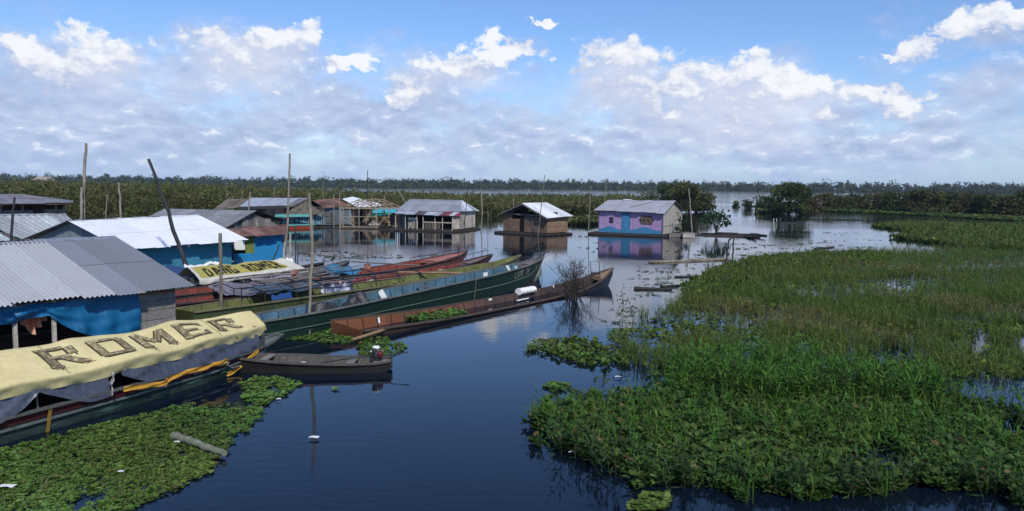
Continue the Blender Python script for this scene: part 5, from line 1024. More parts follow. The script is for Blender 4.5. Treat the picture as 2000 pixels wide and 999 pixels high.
# ------------------------------------------------------------------ poles, logs, small things
def pxpole(pts, Y, r0, r1, m_, label, group=None, base=True, name='mooring_pole'):
    q = [VD(px, py, Y) for px, py in pts]
    d = q[0]-q[1]; d = d/abs(d[2]); 
    if base: q = [q[0]+d*(q[0][2]+.5)]+q if q[0][2] > -.4 else q
    return pole(name, q, r0, r1, m_, label, group, 'pole', wob=.012+r0*.15)
PALEP = mat('pale_pole_bark', (.27, .24, .19), .85, 0, (.12, .10, .08), .6, 5., (1, 1, .35), bump=.01)
for a in [([(163, 428), (165, 350), (168, 280)], 47, .10, .075, PALEP, 'tallest thick pale pole standing behind the white roof'),
          ([(159, 428), (159, 366)], 46.6, .085, .07, PALEP, 'shorter pale pole close beside the tallest pole'),
          ([(236, 424), (234, 385), (231, 357)], 48, .07, .05, PALEP, 'pale slightly bent pole between the tallest pole and the leaning dark pole'),
          ([(207, 424), (208, 400), (210, 379)], 49, .035, .025, PALEP, 'thin short pole behind the middle of the white roof ridge'),
          ([(23, 472), (24, 425), (29, 386)], 37.5, .075, .045, POLED, 'dark bent pole in front of the striped pale roofs'),
          ([(364, 519), (341, 458), (329, 413), (316, 382), (302, 341), (290, 311)], 36, .10, .06, POLED, 'long dark pole leaning across the white roof'),
          ([(432, 612), (430, 456)], 27, .068, .055, POLE, 'straight grey pole rising before the banner boat'),
          ([(557, 502), (562, 420), (566, 300)], 49.5, .085, .055, PALEP, 'tall mottled pole at the corner of the bright blue house front'),
          ([(602, 658), (606, 560), (611, 480), (604, 377)], 25.8, .062, .045, PALEP, 'long crooked pole standing in the water beside the dark green boat'),
          ([(578, 534), (577, 442)], 42.5, .045, .03, POLED, 'dark thin post by the black canoes, the taller of two'),
          ([(582, 531), (582, 479)], 42.8, .04, .03, POLED, 'dark thin post by the black canoes, the shorter of two'),
          ([(485, 440), (488, 375)], 58, .06, .05, PALEP, 'grey pole in front of the grey sheet roof behind the rusty awning'),
          ([(444, 394), (441, 348)], 102, .035, .025, PALEP, 'thin pale pole over the patched brown roof'),
          ([(473, 405), (473, 362)], 101, .03, .02, PALEP, 'faint thin pole between the brown and the grey sheet roofs'),
          ([(536, 388), (536, 367)], 100, .04, .03, PALEP, 'short pale pole peeping above the grey sheet roof'),
          ([(631, 392), (631, 336)], 97, .035, .025, POLE, 'thin dark pole above the rusty red roof ridge'),
          ([(652, 441), (652, 380)], 88.5, .06, .05, PALEP, 'pale pole close before the weathered blue hut'),
          ([(664, 470), (663, 374)], 81, .055, .04, PALEP, 'pale pole at the corner of the bare timber frame'),
          ([(717, 392), (718, 333)], 104, .07, .045, POLED, 'tall dark pole in the thicket behind the bare timber frame'),
          ([(725, 395), (727, 378)], 92.5, .05, .04, NEWW, 'short leaning pole over the rafters of the bare frame'),
          ([(751, 402), (751, 383)], 91.5, .05, .04, NEWW, 'short upright pole over the far rafters of the bare frame'),
          ([(790, 393), (780, 375)], 91, .05, .045, PALEP, 'pale pole slanting out beside the long shed house roof'),
          ([(906, 453), (910, 410), (914, 361)], 82.5, .05, .035, POLED, 'dark slender pole before the hip end of the long shed house'),
          ([(940, 452), (942, 410), (939, 370)], 85, .065, .05, PALEP, 'pale bent pole between the long shed house and the brown hut'),
          ([(953, 452), (953, 412)], 86, .04, .03, PALEP, 'short thin pole in the gap beside the brown hut'),
          ([(1003, 402), (1002, 370)], 98, .04, .03, PALEP, 'thin pole behind the gable of the brown hut'),
          ([(1051, 456), (1058, 395), (1064, 342)], 78, .05, .035, POLE, 'slanting slim pole crossing the roof of the brown hut'),
          ([(1149, 458), (1151, 410), (1154, 363)], 81.5, .06, .035, PALEP, 'slim pole in the open water beside the purple house'),
          ([(1181, 396), (1183, 370), (1185, 348)], 92, .05, .035, PALEP, 'thin pole behind the near roof corner of the purple house'),
          ([(1349, 418), (1347, 390), (1345, 368)], 92, .08, .06, PALEP, 'pale stout pole behind the wooden side of the purple house'),
          ([(1958, 441), (1957, 428)], 108, .06, .05, POLED, 'small dark stake in the channel by the far green strip')]: pxpole(*a)
gt = empty('pole_gate', V(1424, 520), 'gate of two thin posts joined by a crossbar near the reeds', 'gate')
pA = V(1417, 523); pB = V(1430, 521); tA = VD(1424, 468, pA[1]); tB = VD(1433, 463, pB[1])
pole('post', [pA-A3(.05, 0, .5), tA], .06, .045, POLED, parent=gt); pole('post', [pB-A3(0, 0, .5), tB+A3(0, 0, .05)], .055, .045, POLED, parent=gt); pole('crossbar', [tA-A3(0, 0, .05), tB+A3(0, 0, .0)], .045, .045, POLED, parent=gt, wob=0)
def flog(a, b_, r0, r1, m_, label, z=.03, cat='log', group=None):
    a = V(*a, z); b_ = V(*b_, z); return pole('floating_log', [a, b_], r0, r1, m_, label, group, cat, wob=.03)
flog((1268, 513), (1425, 507), .09, .13, POLE, 'long pale log floating up to the pole gate')
flog((1238, 564), (1312, 566), .10, .06, LOGM, 'dark blunt log floating off the reed edge')
flog((1290, 560), (1350, 556), .05, .04, LOGM, 'thin stick floating just beyond the dark blunt log')
flog((1318, 541), (1378, 540), .06, .05, LOGM, 'slim dark stick with a leafy end near the reed edge')
flog((1463, 501), (1502, 504), .09, .06, LOGM, 'short dark log in the channel beyond the pole gate')
flog((1489, 500), (1552, 502), .10, .08, LOGM, 'longer dark log with weeds beyond the pole gate')
flog((1592, 487), (1628, 483), .12, .08, LOGM, 'black log by the far reed fringe')
flog((1525, 436), (1567, 436), .12, .06, POLED, 'dark log lying beside the short mid channel stump')
flog((338, 851), (438, 886), .075, .06, mat('grey_green_log', (.17, .18, .13), .85, 0, (.08, .09, .06), .6, 5.), 'grey pole lying across the water lettuce mat', z=.1)
flog((1107, 757), (1137, 768), .03, .025, LOGM, 'forked dark stick behind a small floating tuft', z=.04)
pxpole([(1523, 437), (1524, 425)], 111, .17, .15, POLED, 'black stump standing in mid channel', name='stump')
pole('prop_pole', [VD(529, 521, 44), VD(546, 478, 44.4)], .05, .04, POLED, 'dark pole propped slantwise against the bright blue house front', None, 'pole')
for i, px in enumerate((1511, 1517)):
    pxpole([(px, 437), (px, 427)], 111.5, .08, .07, mat('pale_stake', (.42, .48, .34), .7), 'pale greenish stake next to the black mid channel stump', 'pale stakes by the stump', name='stake')
# log raft with the sapling beside the purple house
lr = empty('log_raft', V(1420, 460), 'raft of dark logs reaching out from the purple house', 'raft')
for i in range(5):
    x0 = 1345+rnd.uniform(0, 60); x1 = 1440+rnd.uniform(0, 50); y0 = 455+1.8*i
    a = V(x0, y0, .0); b_ = V(x1, y0+rnd.uniform(1, 2.), .03+.1*(i % 2)); pole('log', [a, b_], .09, .06, LOGM, parent=lr, wob=.05, n=7)
for i in range(8):
    a = V(1440+rnd.uniform(0, 36), 457+i*.9, .02+.08*(i % 3)); b_ = V(1490+rnd.uniform(-16, 10), 458+i*.9, .06+.1*(i % 3)); pole('log', [a, b_], .09, .075, LOGM, parent=lr, wob=.06, n=7)
cr = V(1321, 464, .05); mb = MB(); planks(mb, V(1307, 464.5), V(1335, 464.5), .02, .42, .2, False, (.8, .8, .8), .1); q = (V(1307, 464.5)+V(1335, 464.5))/2; mb.box((q[0], q[1]+.4, .02), 1.45, .75, .36, (1, 0), (.8, .8, .8)); mb.build('crate', WOOD, label='grey plank crate afloat at the corner of the purple house', cat='crate')
mb = MB(); q = V(1346, 465.5); mb.box((q[0], q[1]+.35, .04), 1.15, .7, .40, (1, -.1)); mb.box((q[0], q[1]+.35, .45), 1.22, .78, .04, (1, -.1), (.8, .8, .8)); mb.build('crate', PALEW, label='whitish box afloat between the grey crate and the log raft', cat='crate')
def branchy(root, base, h, spread, n, m_, r=.05, lean=0.):
    ends = []
    for i in range(n):
        a = 2*math.pi*i/n+rnd.uniform(-.4, .4); s = spread*rnd.uniform(.4, 1); top = base+A3(math.cos(a)*s+lean, math.sin(a)*s, h*rnd.uniform(.6, 1)); mid_ = lerp(base, top, .5)+A3(0, 0, h*.1)
        mb = MB(); mb.tube([base, mid_, top], [r, r*.6, r*.25], 5); mb.build('branch', m_, root); ends.append(top)
    return ends
sp = empty('sapling', V(1399, 456, .2), 'young leafy sapling growing on the log raft', 'tree')
bs = V(1399, 456, .2); ends = branchy(sp, bs, 2.1, 1.1, 7, BARK, .06)
P = []; C = []
for k, e in enumerate(ends+[bs+A3(0, 0, 1.9), bs+A3(.6, 0, 1.3), bs+A3(-.7, 0, 1.2), bs+A3(.9, .2, 1.0), bs+A3(-1.1, 0, 1.45), bs+A3(.3, -.2, 1.5), bs+A3(1.2, .1, 1.2)]):
    n = 26; p = e+rng.normal(size=(n, 3))*A3(.30, .30, .24); A = rdir(n, -.1); S = ortho(A); L_ = rng.uniform(.22, .42, n); P.append(leafpts(p, A, S, L_, L_*.55, ROUND)); C.append(tones(n, (.035, .075, .03), .35))
npmesh('crown', [(np.concatenate(P), np.concatenate(C))], LEAF, sp)
for px, py, h, lab in ((1329, 456, 1.9, 'slender potted plant against the wooden side of the purple house'), (1339, 456, 1.5, 'bushier potted plant at the far end of the wooden house side'), (1322, 457, .8, 'low dark plant at the foot of the wooden house side')):
    b_ = V(px, py, .25); pl = empty('potted_plant', b_, lab, 'plant'); mb = MB(); mb.tube([b_, b_+A3(0, 0, h)], .02, 5); mb.build('stem', BARK, pl); mb = MB(); mb.tube([b_-A3(0, 0, .1), b_+A3(0, 0, .14)], [.12, .15], 9); mb.build('pot', mat('clay_pot', (.12, .06, .04), .8), pl)
    n = 60; p = b_+A3(0, 0, h*.6)+rng.normal(size=(n, 3))*A3(.18, .18, h*.22); A = rdir(n); npmesh('foliage', [(leafpts(p, A, ortho(A), np.full(n, .24), np.full(n, .13), ROUND), tones(n, (.025, .05, .02), .3))], LEAF, pl)
# ------------------------------------------------------------------ bushes one can tell apart
def bush(px, py, wpx, ytop, label, group=None, col=(.055, .072, .024), col2=(.10, .11, .04), n=900, size=.5, name='bush', squash=.9):
    b_ = V(px, py); d = b_[1]; r_ = wpx/2/F*d; h = zat(b_, ytop); root = empty(name, b_, label, 'bush', group)
    n = int(n*2.2)
    k = crown((b_[0], b_[1], h*.52), (r_, r_*squash, h*.50), n, size, col, col2, 30, .0, .15, True); k2 = crown((b_[0], b_[1]-r_*.1, h*.2), (r_*.92, r_*squash*.9, h*.22), n//2, size, col, col2, 16, .0, .1)
    npmesh('crown', [k, k2], LEAF, root)
    for i in range(3):
        a = rnd.uniform(0, 6.28); e = b_+A3(math.cos(a)*r_*.5, math.sin(a)*r_*.5, h*.6); mb = MB(); mb.tube([b_+A3(math.cos(a)*.2, math.sin(a)*.2, -.3), lerp(b_, e, .5), e], [.09, .06, .03], 5); mb.build('trunk', BARK, root)
OLI = (.066, .070, .024); GRN = (.040, .066, .022); BRN = (.085, .062, .034)
for a in [(1308, 412, 74, 361, 'broad green bush behind the roof of the purple house', None, GRN, (.09, .11, .04), 1300), (1346, 415, 84, 358, 'tall rounded olive bush at the end of the thicket', None, OLI, (.11, .11, .04), 1500), (1374, 414, 44, 374, 'small bush sloping down to the lake beside the tall rounded one', None, OLI, (.10, .10, .04), 700), (1268, 404, 66, 371, 'lacy pale green bush at the thicket edge behind the purple house', None, (.075, .085, .035), (.13, .13, .06), 420),
          (1541, 419, 96, 360, 'tall dark green bushy tree at the head of the far bank', None, GRN, (.085, .10, .03), 1700), (1503, 412, 66, 386, 'low dark bush hugging the tall bushy tree', None, GRN, (.07, .085, .03), 900), (1583, 411, 52, 384, 'low brownish bush in the lee of the tall bushy tree', None, BRN, (.09, .08, .04), 700), (1460, 408, 26, 392, 'sparse twiggy bush alone in the lake channel', None, GRN, (.06, .07, .03), 160), (1437, 405, 16, 394, 'smallest twiggy tuft alone in the lake channel', None, GRN, (.06, .07, .03), 80)]: bush(*a)
GR = 'bushes along the far bank'
for i, (px, py, w, yt) in enumerate([(1624, 410, 64, 381), (1668, 409, 56, 384), (1718, 412, 70, 381), (1762, 415, 66, 378), (1806, 418, 66, 377), (1850, 416, 58, 381), (1893, 419, 66, 379), (1938, 421, 58, 384), (1975, 424, 56, 387), (2012, 424, 62, 374), (2060, 425, 80, 370)]):
    bush(px, py, w*1.3, yt-(2 if i % 3 else -1), 'rounded olive green bush in the row along the far bank', GR, (OLI, GRN, (.072, .066, .026), GRN)[i % 4], (.085, .10, .035), 1500, .55)
bush(1130, 424, 100, 400, 'low thicket bush over the pale water strip beside the brown hut', None, OLI, (.1, .1, .04), 700)
# ------------------------------------------------------------------ floating plants
def poly(pts): return np.array([V(*p)[:2] for p in pts])
def inpoly(P, Q):
    x, y = P[:, 0], P[:, 1]; ins = np.zeros(len(P), bool); n = len(Q)
    for i in range(n):
        x0, y0 = Q[i]; x1, y1 = Q[(i+1) % n]
        c = ((y0 > y) != (y1 > y)) & (x < (x1-x0)*(y-y0)/(y1-y0+1e-12)+x0); ins ^= c
    return ins
_k = rng.normal(size=(10, 2)); _p = rng.uniform(0, 6.28, 10)
def wav(P, s):
    v = np.zeros(len(P))
    for i in range(10): v += np.sin(P[:, :2]@(_k[i]*s*(1+.25*i))+_p[i])/(1+.25*i)
    return v/3.2
def scatter(Q, dens, edge=.3, fall=None, holes=(), thin=None, s=1.):
    lo = Q.min(0); hi = Q.max(0); n = int(dens*np.prod(hi-lo)); P = rng.uniform(lo, hi, (n, 2))
    J = np.stack([wav(P, 2.3), wav(P+17, 2.3)], 1)*edge+np.stack([wav(P, 7), wav(P+31, 7)], 1)*edge*.35
    P = P[inpoly(P+J, Q)]
    for h in holes: P = P[~inpoly(P+np.stack([wav(P, 3), wav(P+9, 3)], 1)*edge, h)]
    if fall: P = P[rng.random(len(P)) < np.minimum(1, (fall/P[:, 1])**1.6)]
    if thin is not None: P = P[rng.random(len(P)) < thin(P)]
    return P
def rosettes(P, nl, L0, L1, tilt, h, col, col2, asp=.8, tm=ROUND, bright=.25):
    n = len(P); k = n*nl; B = np.repeat(P, nl, 0); ph = np.repeat(rng.uniform(0, 6.28, n), nl)+np.tile(np.arange(nl)*2.4, n)+rng.uniform(-.3, .3, k)
    th = rng.uniform(*tilt, k); A = np.stack([np.cos(ph)*np.cos(th), np.sin(ph)*np.cos(th), np.sin(th)], 1); S = np.stack([-np.sin(ph), np.cos(ph), rng.uniform(-.35, .35, k)], 1)
    hh = rng.uniform(h[0], h[1], k)*np.repeat(rng.uniform(.6, 1.1, n), nl); sc = np.repeat(np.clip(np.exp(rng.normal(size=n)*.28), .5, 1.8), nl); L_ = rng.uniform(L0, L1, k)*sc
    base = np.stack([B[:, 0]+np.cos(ph)*.02*sc, B[:, 1]+np.sin(ph)*.02*sc, hh], 1)
    c = tones(k, col, .28, col2)*np.repeat(rng.uniform(1-bright, 1+bright, n)*(1+.28*wav(P, .9)), nl)[:, None]*np.array([1, 1, 1])
    yl = np.repeat(np.clip(.5+wav(P+50, .6), 0, 1), nl)[:, None]; c = c*(1-yl*.35*np.array([-.6, .15, .3]))
    dead = rng.random(k) < .045; c[dead] = tones(dead.sum(), (.16, .13, .05), .4, (.10, .06, .03))
    return leafpts(base, A, S, L_, L_*asp, tm), c
def blades(P, nb, h0, h1, w, col, col2, spread=.45, droop=.5):
    n = len(P)*nb; B = np.repeat(P, nb, 0)+rng.normal(size=(n, 2))*.04; ph = rng.uniform(0, 6.28, n); sp_ = np.abs(rng.normal(size=n))*spread
    A = np.stack([np.cos(ph)*np.sin(sp_), np.sin(ph)*np.sin(sp_), np.cos(sp_)], 1); sp2 = sp_+rng.uniform(.1, 1., n)*droop*2; A2 = np.stack([np.cos(ph)*np.sin(sp2), np.sin(ph)*np.sin(sp2), np.cos(sp2)], 1)
    ps = ph+1.57+rng.uniform(-.9, .9, n); S = np.stack([np.cos(ps), np.sin(ps), np.zeros(n)], 1)
    h = rng.uniform(h0, h1, n)*np.repeat(rng.uniform(.75, 1.15, len(P)), nb); b0 = np.stack([B[:, 0], B[:, 1], np.full(n, -.02)], 1); W_ = w*rng.uniform(.6, 1.4, n); c = tones(n, col, .3, col2)
    l1 = leafpts(b0, A, S, h*.62, W_, [(0, -.35), (0, .35), (1, .5), (1, -.5)]); l2 = leafpts(b0+A*(h*.62)[:, None], A2, S, h*.42, W_, [(0, -.5), (0, .5), (1, 0)])
    return [(l1, c*.92), (l2, c)]
def stems(P, nl, h0, h1, L0, L1, col, col2):
    """upright stems carrying lance leaves"""
    n = len(P); h = rng.uniform(h0, h1, n); ln = rng.normal(size=(n, 2))*.16; k = n*nl; t = np.tile((np.arange(nl)+1)/nl, n); hr = np.repeat(h, nl)*t
    b0 = np.stack([np.repeat(P[:, 0]+0, nl)+np.repeat(ln[:, 0], nl)*hr, np.repeat(P[:, 1], nl)+np.repeat(ln[:, 1], nl)*hr, hr], 1)
    ph = np.repeat(rng.uniform(0, 6.28, n), nl)+np.tile(np.arange(nl)*2.3, n)+rng.uniform(-.4, .4, k); th = rng.uniform(-.15, 1.0, k); A = np.stack([np.cos(ph)*np.cos(th), np.sin(ph)*np.cos(th), np.sin(th)], 1); S = np.stack([-np.sin(ph), np.cos(ph), rng.uniform(-.3, .3, k)], 1); L_ = rng.uniform(L0, L1, k)
    c = tones(k, col, .28, col2)*np.repeat(rng.uniform(.75, 1.25, n), nl)[:, None]
    sb = np.stack([P[:, 0], P[:, 1], np.full(n, -.05)], 1); sa = np.stack([ln[:, 0], ln[:, 1], np.ones(n)], 1); ss = ortho(sa)
    return [(leafpts(b0, A, S, L_, L_*.21, LANCE), c), (leafpts(sb, sa, ss, h, np.full(n, .012), [(0, -.5), (0, .5), (1, .3), (1, -.3)]), tones(n, (.08, .085, .04), .3))]
cat2 = lambda chunks: chunks
def merge(name, label, cat, chunks): return npmesh(name, chunks, LEAF, kind='stuff', label=label, cat=cat)
# water lettuce by the covered boat and in small islands
LET1, LET2 = (.072, .165, .030), (.12, .20, .06)
MATS_P = [('water_lettuce', 'pale green water lettuce mat spread along the covered boat', [(-90, 905), (0, 880), (130, 850), (290, 805), (345, 792), (430, 803), (505, 800), (512, 815), (470, 850), (440, 880), (432, 905), (360, 950), (330, 965), (240, 1003), (130, 1060), (-120, 1080)], 230, 8, .032, .058, [[(130, 985), (190, 972), (215, 985), (165, 1003)]]),
          ('water_lettuce', 'small island of water lettuce near the tip of the covered boat', [(468, 752), (500, 740), (540, 738), (588, 752), (560, 772), (515, 795), (478, 785)], 170, 8, .045, .08, []),
          ('water_lettuce', 'water lettuce tucked below the dark green hull by the crooked pole', [(540, 662), (600, 648), (640, 632), (700, 648), (690, 674), (640, 672), (600, 668)], 170, 8, .045, .08, []),
          ('water_lettuce', 'water lettuce island behind the long tail motor', [(698, 678), (715, 664), (745, 660), (798, 675), (780, 690), (745, 704), (705, 700)], 170, 8, .045, .08, []),
          ('water_lettuce', 'water lettuce growing inside the sunken rusty boat', [(792, 628), (820, 612), (880, 606), (912, 616), (880, 628), (825, 636)], 120, 8, .08, .15, []),
          ('water_lettuce', 'strip of weeds between the dark green boat and the sunken boat', [(800, 597), (880, 578), (990, 548), (1000, 556), (960, 566), (880, 586), (815, 602)], 60, 7, .1, .2, []),
          ('water_lettuce', 'yellowish floating weed island below the reflected dry bush', [(1022, 680), (1060, 668), (1120, 664), (1165, 668), (1185, 690), (1242, 695), (1235, 714), (1170, 718), (1110, 706), (1045, 692)], 90, 7, .06, .11, []),
          ('water_lettuce', 'tiny weed tuft with a stick in open water', [(1064, 757), (1085, 749), (1110, 752), (1108, 765), (1075, 766)], 120, 7, .07, .12, []),
          ('water_lettuce', 'small pale weed island at the near edge of the pond', [(1235, 978), (1262, 968), (1300, 970), (1312, 985), (1280, 1001), (1236, 1003)], 150, 8, .06, .11, []),
          ('water_lettuce', 'single tiny lettuce rosette alone on the dark water', [(648, 765), (658, 761), (669, 764), (660, 770)], 130, 8, .07, .11, [])]
for nm, lab, pts, dn, nl, L0, L1, holes in MATS_P:
    Q = poly(pts); P = scatter(Q, dn, .22 if len(Q) > 8 else .08, 14, [poly(h) for h in holes])
    tall = 'inside' in lab or 'strip' in lab or 'yellowish' in lab
    ch = [rosettes(P, nl, L0, L1, (.15, .9) if tall else (.02, .6), (.01, .14 if tall else .04), LET1, LET2, .85)]
    if tall or len(Q) > 12: ch += blades(P[rng.random(len(P)) < (.4 if tall else .006)], 3, .12, .32, .02, (.09, .11, .04), (.13, .12, .06))
    merge(nm, lab, 'floating plants', ch)
# the broad green bed on the near side
HY1, HY2 = (.042, .105, .022), (.085, .16, .045)
FG = poly([(1018, 836), (1060, 815), (1100, 797), (1180, 778), (1262, 768), (1330, 748), (1420, 735), (1560, 745), (1720, 770), (1880, 790), (1985, 815), (2080, 830), (2120, 1010), (2000, 987), (1900, 962), (1800, 952), (1765, 948), (1740, 958), (1640, 974), (1540, 972), (1450, 956), (1390, 942), (1330, 950), (1262, 948), (1210, 928), (1150, 905), (1110, 880), (1085, 862), (1050, 862), (1062, 850)])
HOLES = [poly(h) for h in ([(1690, 882), (1740, 872), (1790, 880), (1785, 905), (1720, 918), (1688, 905)], [(1920, 830), (1990, 815), (2010, 850), (1960, 880), (1925, 862)], [(1500, 785), (1590, 782), (1650, 790), (1560, 796)])]
P = scatter(FG, 170, .42, 15, HOLES); big = rng.random(len(P)) < .5
ch = [rosettes(P[big], 7, .07, .12, (.0, .85), (.06, .26), HY1, HY2, .85), rosettes(P[~big], 8, .045, .08, (.1, .8), (.01, .12), (.055, .13, .022), (.10, .18, .045), .9)]
G = P[(rng.random(len(P)) < .16) & (wav(P, 1.1) > -.25)]; ch += blades(G, 4, .3, .62, .022, (.06, .15, .02), (.13, .18, .035))
G = P[(rng.random(len(P)) < .05)]; ch += stems(G, 9, .35, .65, .10, .19, (.05, .14, .02), (.09, .17, .04))
merge('water_hyacinth', 'dense dark green bed of round leaved water plants on the near pond', 'floating plants', ch)
# tall fresh green stand behind it
TS = poly([(1290, 772), (1330, 735), (1400, 715), (1480, 708), (1560, 712), (1640, 740), (1720, 755), (1830, 765), (1900, 790), (2040, 850), (2120, 900), (2050, 835), (1995, 815), (1880, 790), (1780, 800), (1650, 795), (1500, 800), (1400, 790)])
TS2 = poly([(1150, 905), (1120, 885), (1100, 870), (1180, 860), (1300, 820), (1500, 800), (1800, 830), (1990, 860), (1900, 900), (1600, 900), (1350, 890), (1230, 900)])
P = scatter(TS, 44, .3, 18); P2 = scatter(TS2, 7, .4, 16)
ch = stems(P, 13, .5, 1.0, .13, .24, (.05, .15, .018), (.10, .18, .035))+blades(P[rng.random(len(P)) < .35], 4, .4, .9, .025, (.06, .15, .02), (.12, .18, .035))+stems(P2, 12, .35, .7, .12, .22, (.05, .145, .018), (.09, .17, .035))+[rosettes(P, 3, .1, .16, (0, .8), (.03, .2), HY1, HY2)]
merge('swamp_grass', 'tall fresh green swamp grass standing behind the round leaved bed', 'grass', ch)
# overhanging stems at the near water edge
ED = [V(*p)[:2] for p in ((1105, 880), (1135, 897), (1170, 915), (1205, 930), (1250, 946), (1330, 950), (1345, 952), (1450, 955), (1545, 972), (1560, 973), (1640, 974), (1668, 972), (1700, 968), (1745, 955), (1780, 950), (1900, 962), (1930, 968), (1980, 982))]
P = np.concatenate([np.array(e)+rng.normal(size=(5, 2))*.13 for e in ED]); ch = stems(P, 11, .35, .8, .14, .24, (.03, .07, .02), (.05, .09, .035)); merge('swamp_grass', 'lance leaved stems standing along the near edge of the plant bed', 'grass', ch)
# reeds: olive and brown, with water showing between
RD = poly([(1196, 655), (1225, 640), (1250, 622), (1290, 612), (1330, 585), (1355, 560), (1400, 540), (1425, 522), (1480, 508), (1560, 500), (1640, 496), (1740, 490), (1850, 488), (2030, 492), (2200, 500), (2260, 760), (2120, 760), (1990, 745), (1900, 735), (1800, 742), (1700, 738), (1600, 712), (1500, 700), (1420, 706), (1340, 728), (1290, 735), (1255, 715), (1215, 700)])
gaps = [poly(h) for h in ([(1450, 640), (1490, 636), (1500, 690), (1470, 720), (1440, 690)], [(1690, 690), (1760, 680), (1800, 700), (1760, 735), (1700, 735)], [(1980, 640), (2030, 640), (2030, 700), (1985, 700)], [(1240, 655), (1300, 640), (1330, 665), (1270, 690)], [(1540, 660), (1580, 655), (1600, 700), (1550, 700)], [(1500, 598), (1530, 590), (1540, 615), (1505, 622)], [(1700, 560), (1760, 556), (1790, 575), (1710, 580)], [(1880, 660), (1930, 650), (1945, 705), (1890, 710)])]
def thinf(P):
    k = np.clip((P[:, 0]/P[:, 1]-.16)/.16, 0, 1)     # sparse stems near the open water, closing up further in
    return np.clip(.14+.44*k+.85*wav(P, .55)+.45*wav(P, 1.9), .04, 1)
P = scatter(RD, 55, .5, 28, gaps, thinf); hue = wav(P, .28)+.3*wav(P, 1.)
sel = [hue > .38, (hue <= .38) & (hue > -.1), hue <= -.1]; ch = []
for s_, c1, c2 in zip(sel, ((.145, .15, .045), (.10, .15, .030), (.075, .145, .024)), ((.22, .21, .08), (.16, .20, .05), (.12, .19, .04))):
    p = P[s_]; ch += blades(p, 4, .3, .75, .017, c1, c2, .5, .6); ch += stems(p[rng.random(len(p)) < .6], 8, .3, .7, .06, .13, c1, c2)
P4 = scatter(RD, 26, .35, 26, [], lambda p: np.clip(.3+.9*wav(p, .9), 0, .9)); ch.append(rosettes(P4, 5, .08, .16, (0, .7), (.01, .08), (.07, .14, .025), (.12, .18, .045)))
merge('reeds', 'olive and brown reed bed standing in the shallow water', 'reeds', ch)
# lime fringe at the reed front and the far green strip
FR1 = poly([(1340, 565), (1400, 525), (1480, 508), (1580, 498), (1700, 495), (1760, 500), (1640, 520), (1500, 535), (1420, 565), (1360, 590)])
P = scatter(FR1, 26, .5, 45); ch = [rosettes(P, 7, .10, .18, (.1, .8), (.03, .3), (.08, .16, .022), (.13, .19, .04))]+blades(P[rng.random(len(P)) < .3], 4, .4, .8, .04, (.07, .11, .03), (.11, .12, .05))
FS = poly([(1700, 443), (1740, 438), (1820, 436), (1900, 440), (2060, 446), (2200, 455), (2200, 505), (2000, 488), (1900, 486), (1830, 478), (1790, 470), (1740, 466), (1790, 458), (1760, 450)])
P = scatter(FS, 16, 1.2, 60, [poly([(1800, 452), (1855, 450), (1880, 456), (1820, 458)])]); ch += [rosettes(P, 8, .16, .3, (.1, .9), (.03, .28), (.075, .145, .025), (.13, .18, .045))]+blades(P[rng.random(len(P)) < .4], 4, .5, 1., .07, (.085, .13, .03), (.13, .15, .05))
BK = poly([(1590, 412), (1650, 408), (1720, 413), (1800, 419), (1900, 421), (2060, 428), (2060, 433), (1950, 431), (1850, 424), (1780, 421), (1680, 416)]); P = scatter(BK, 3, 1.5); ch += [rosettes(P, 8, .35, .6, (.0, .5), (.02, .22), (.055, .115, .025), (.09, .14, .04))]
for pts in ([(1095, 440), (1110, 428), (1172, 427), (1172, 440), (1130, 441)], [(1480, 414), (1500, 408), (1522, 410), (1520, 416), (1490, 417)]): P = scatter(poly(pts), 4, .8); ch += [rosettes(P, 7, .35, .6, (.1, .8), (.05, .3), (.075, .11, .035), (.10, .13, .05))]
merge('floating_plants', 'bright green floating weed strips across the far channel and reed front', 'floating plants', ch)
# scattered drifting tufts in the channels
ch = []
for (x0, y0, x1, y1, n) in ((1240, 490, 1420, 560, 26), (1420, 466, 1720, 500, 60), (1500, 425, 1720, 460, 18), (560, 490, 700, 512, 40), (690, 496, 860, 505, 18), (1090, 462, 1180, 500, 12), (1180, 640, 1290, 700, 30), (1340, 490, 1410, 510, 10), (1200, 600, 1260, 650, 12), (1240, 520, 1330, 590, 30), (980, 470, 1100, 500, 10), (380, 780, 480, 830, 10)):
    for _ in range(n):
        c = V(rng.uniform(x0, x1), rng.uniform(y0, y1))[:2]; k = rng.integers(1, 6); sp_ = .08+c[1]*.003; P = c+rng.normal(size=(k, 2))*A3(sp_*1.8, sp_*.8)[:2]
        sc = 1+c[1]/130; ch.append(rosettes(P, 5, .05*sc, .085*sc, (.0, .4), (.0, .03), (.05, .085, .025), (.08, .12, .035)))
merge('drifting_weeds', 'small dark tufts of weed drifting over the open channels', 'floating plants', ch)
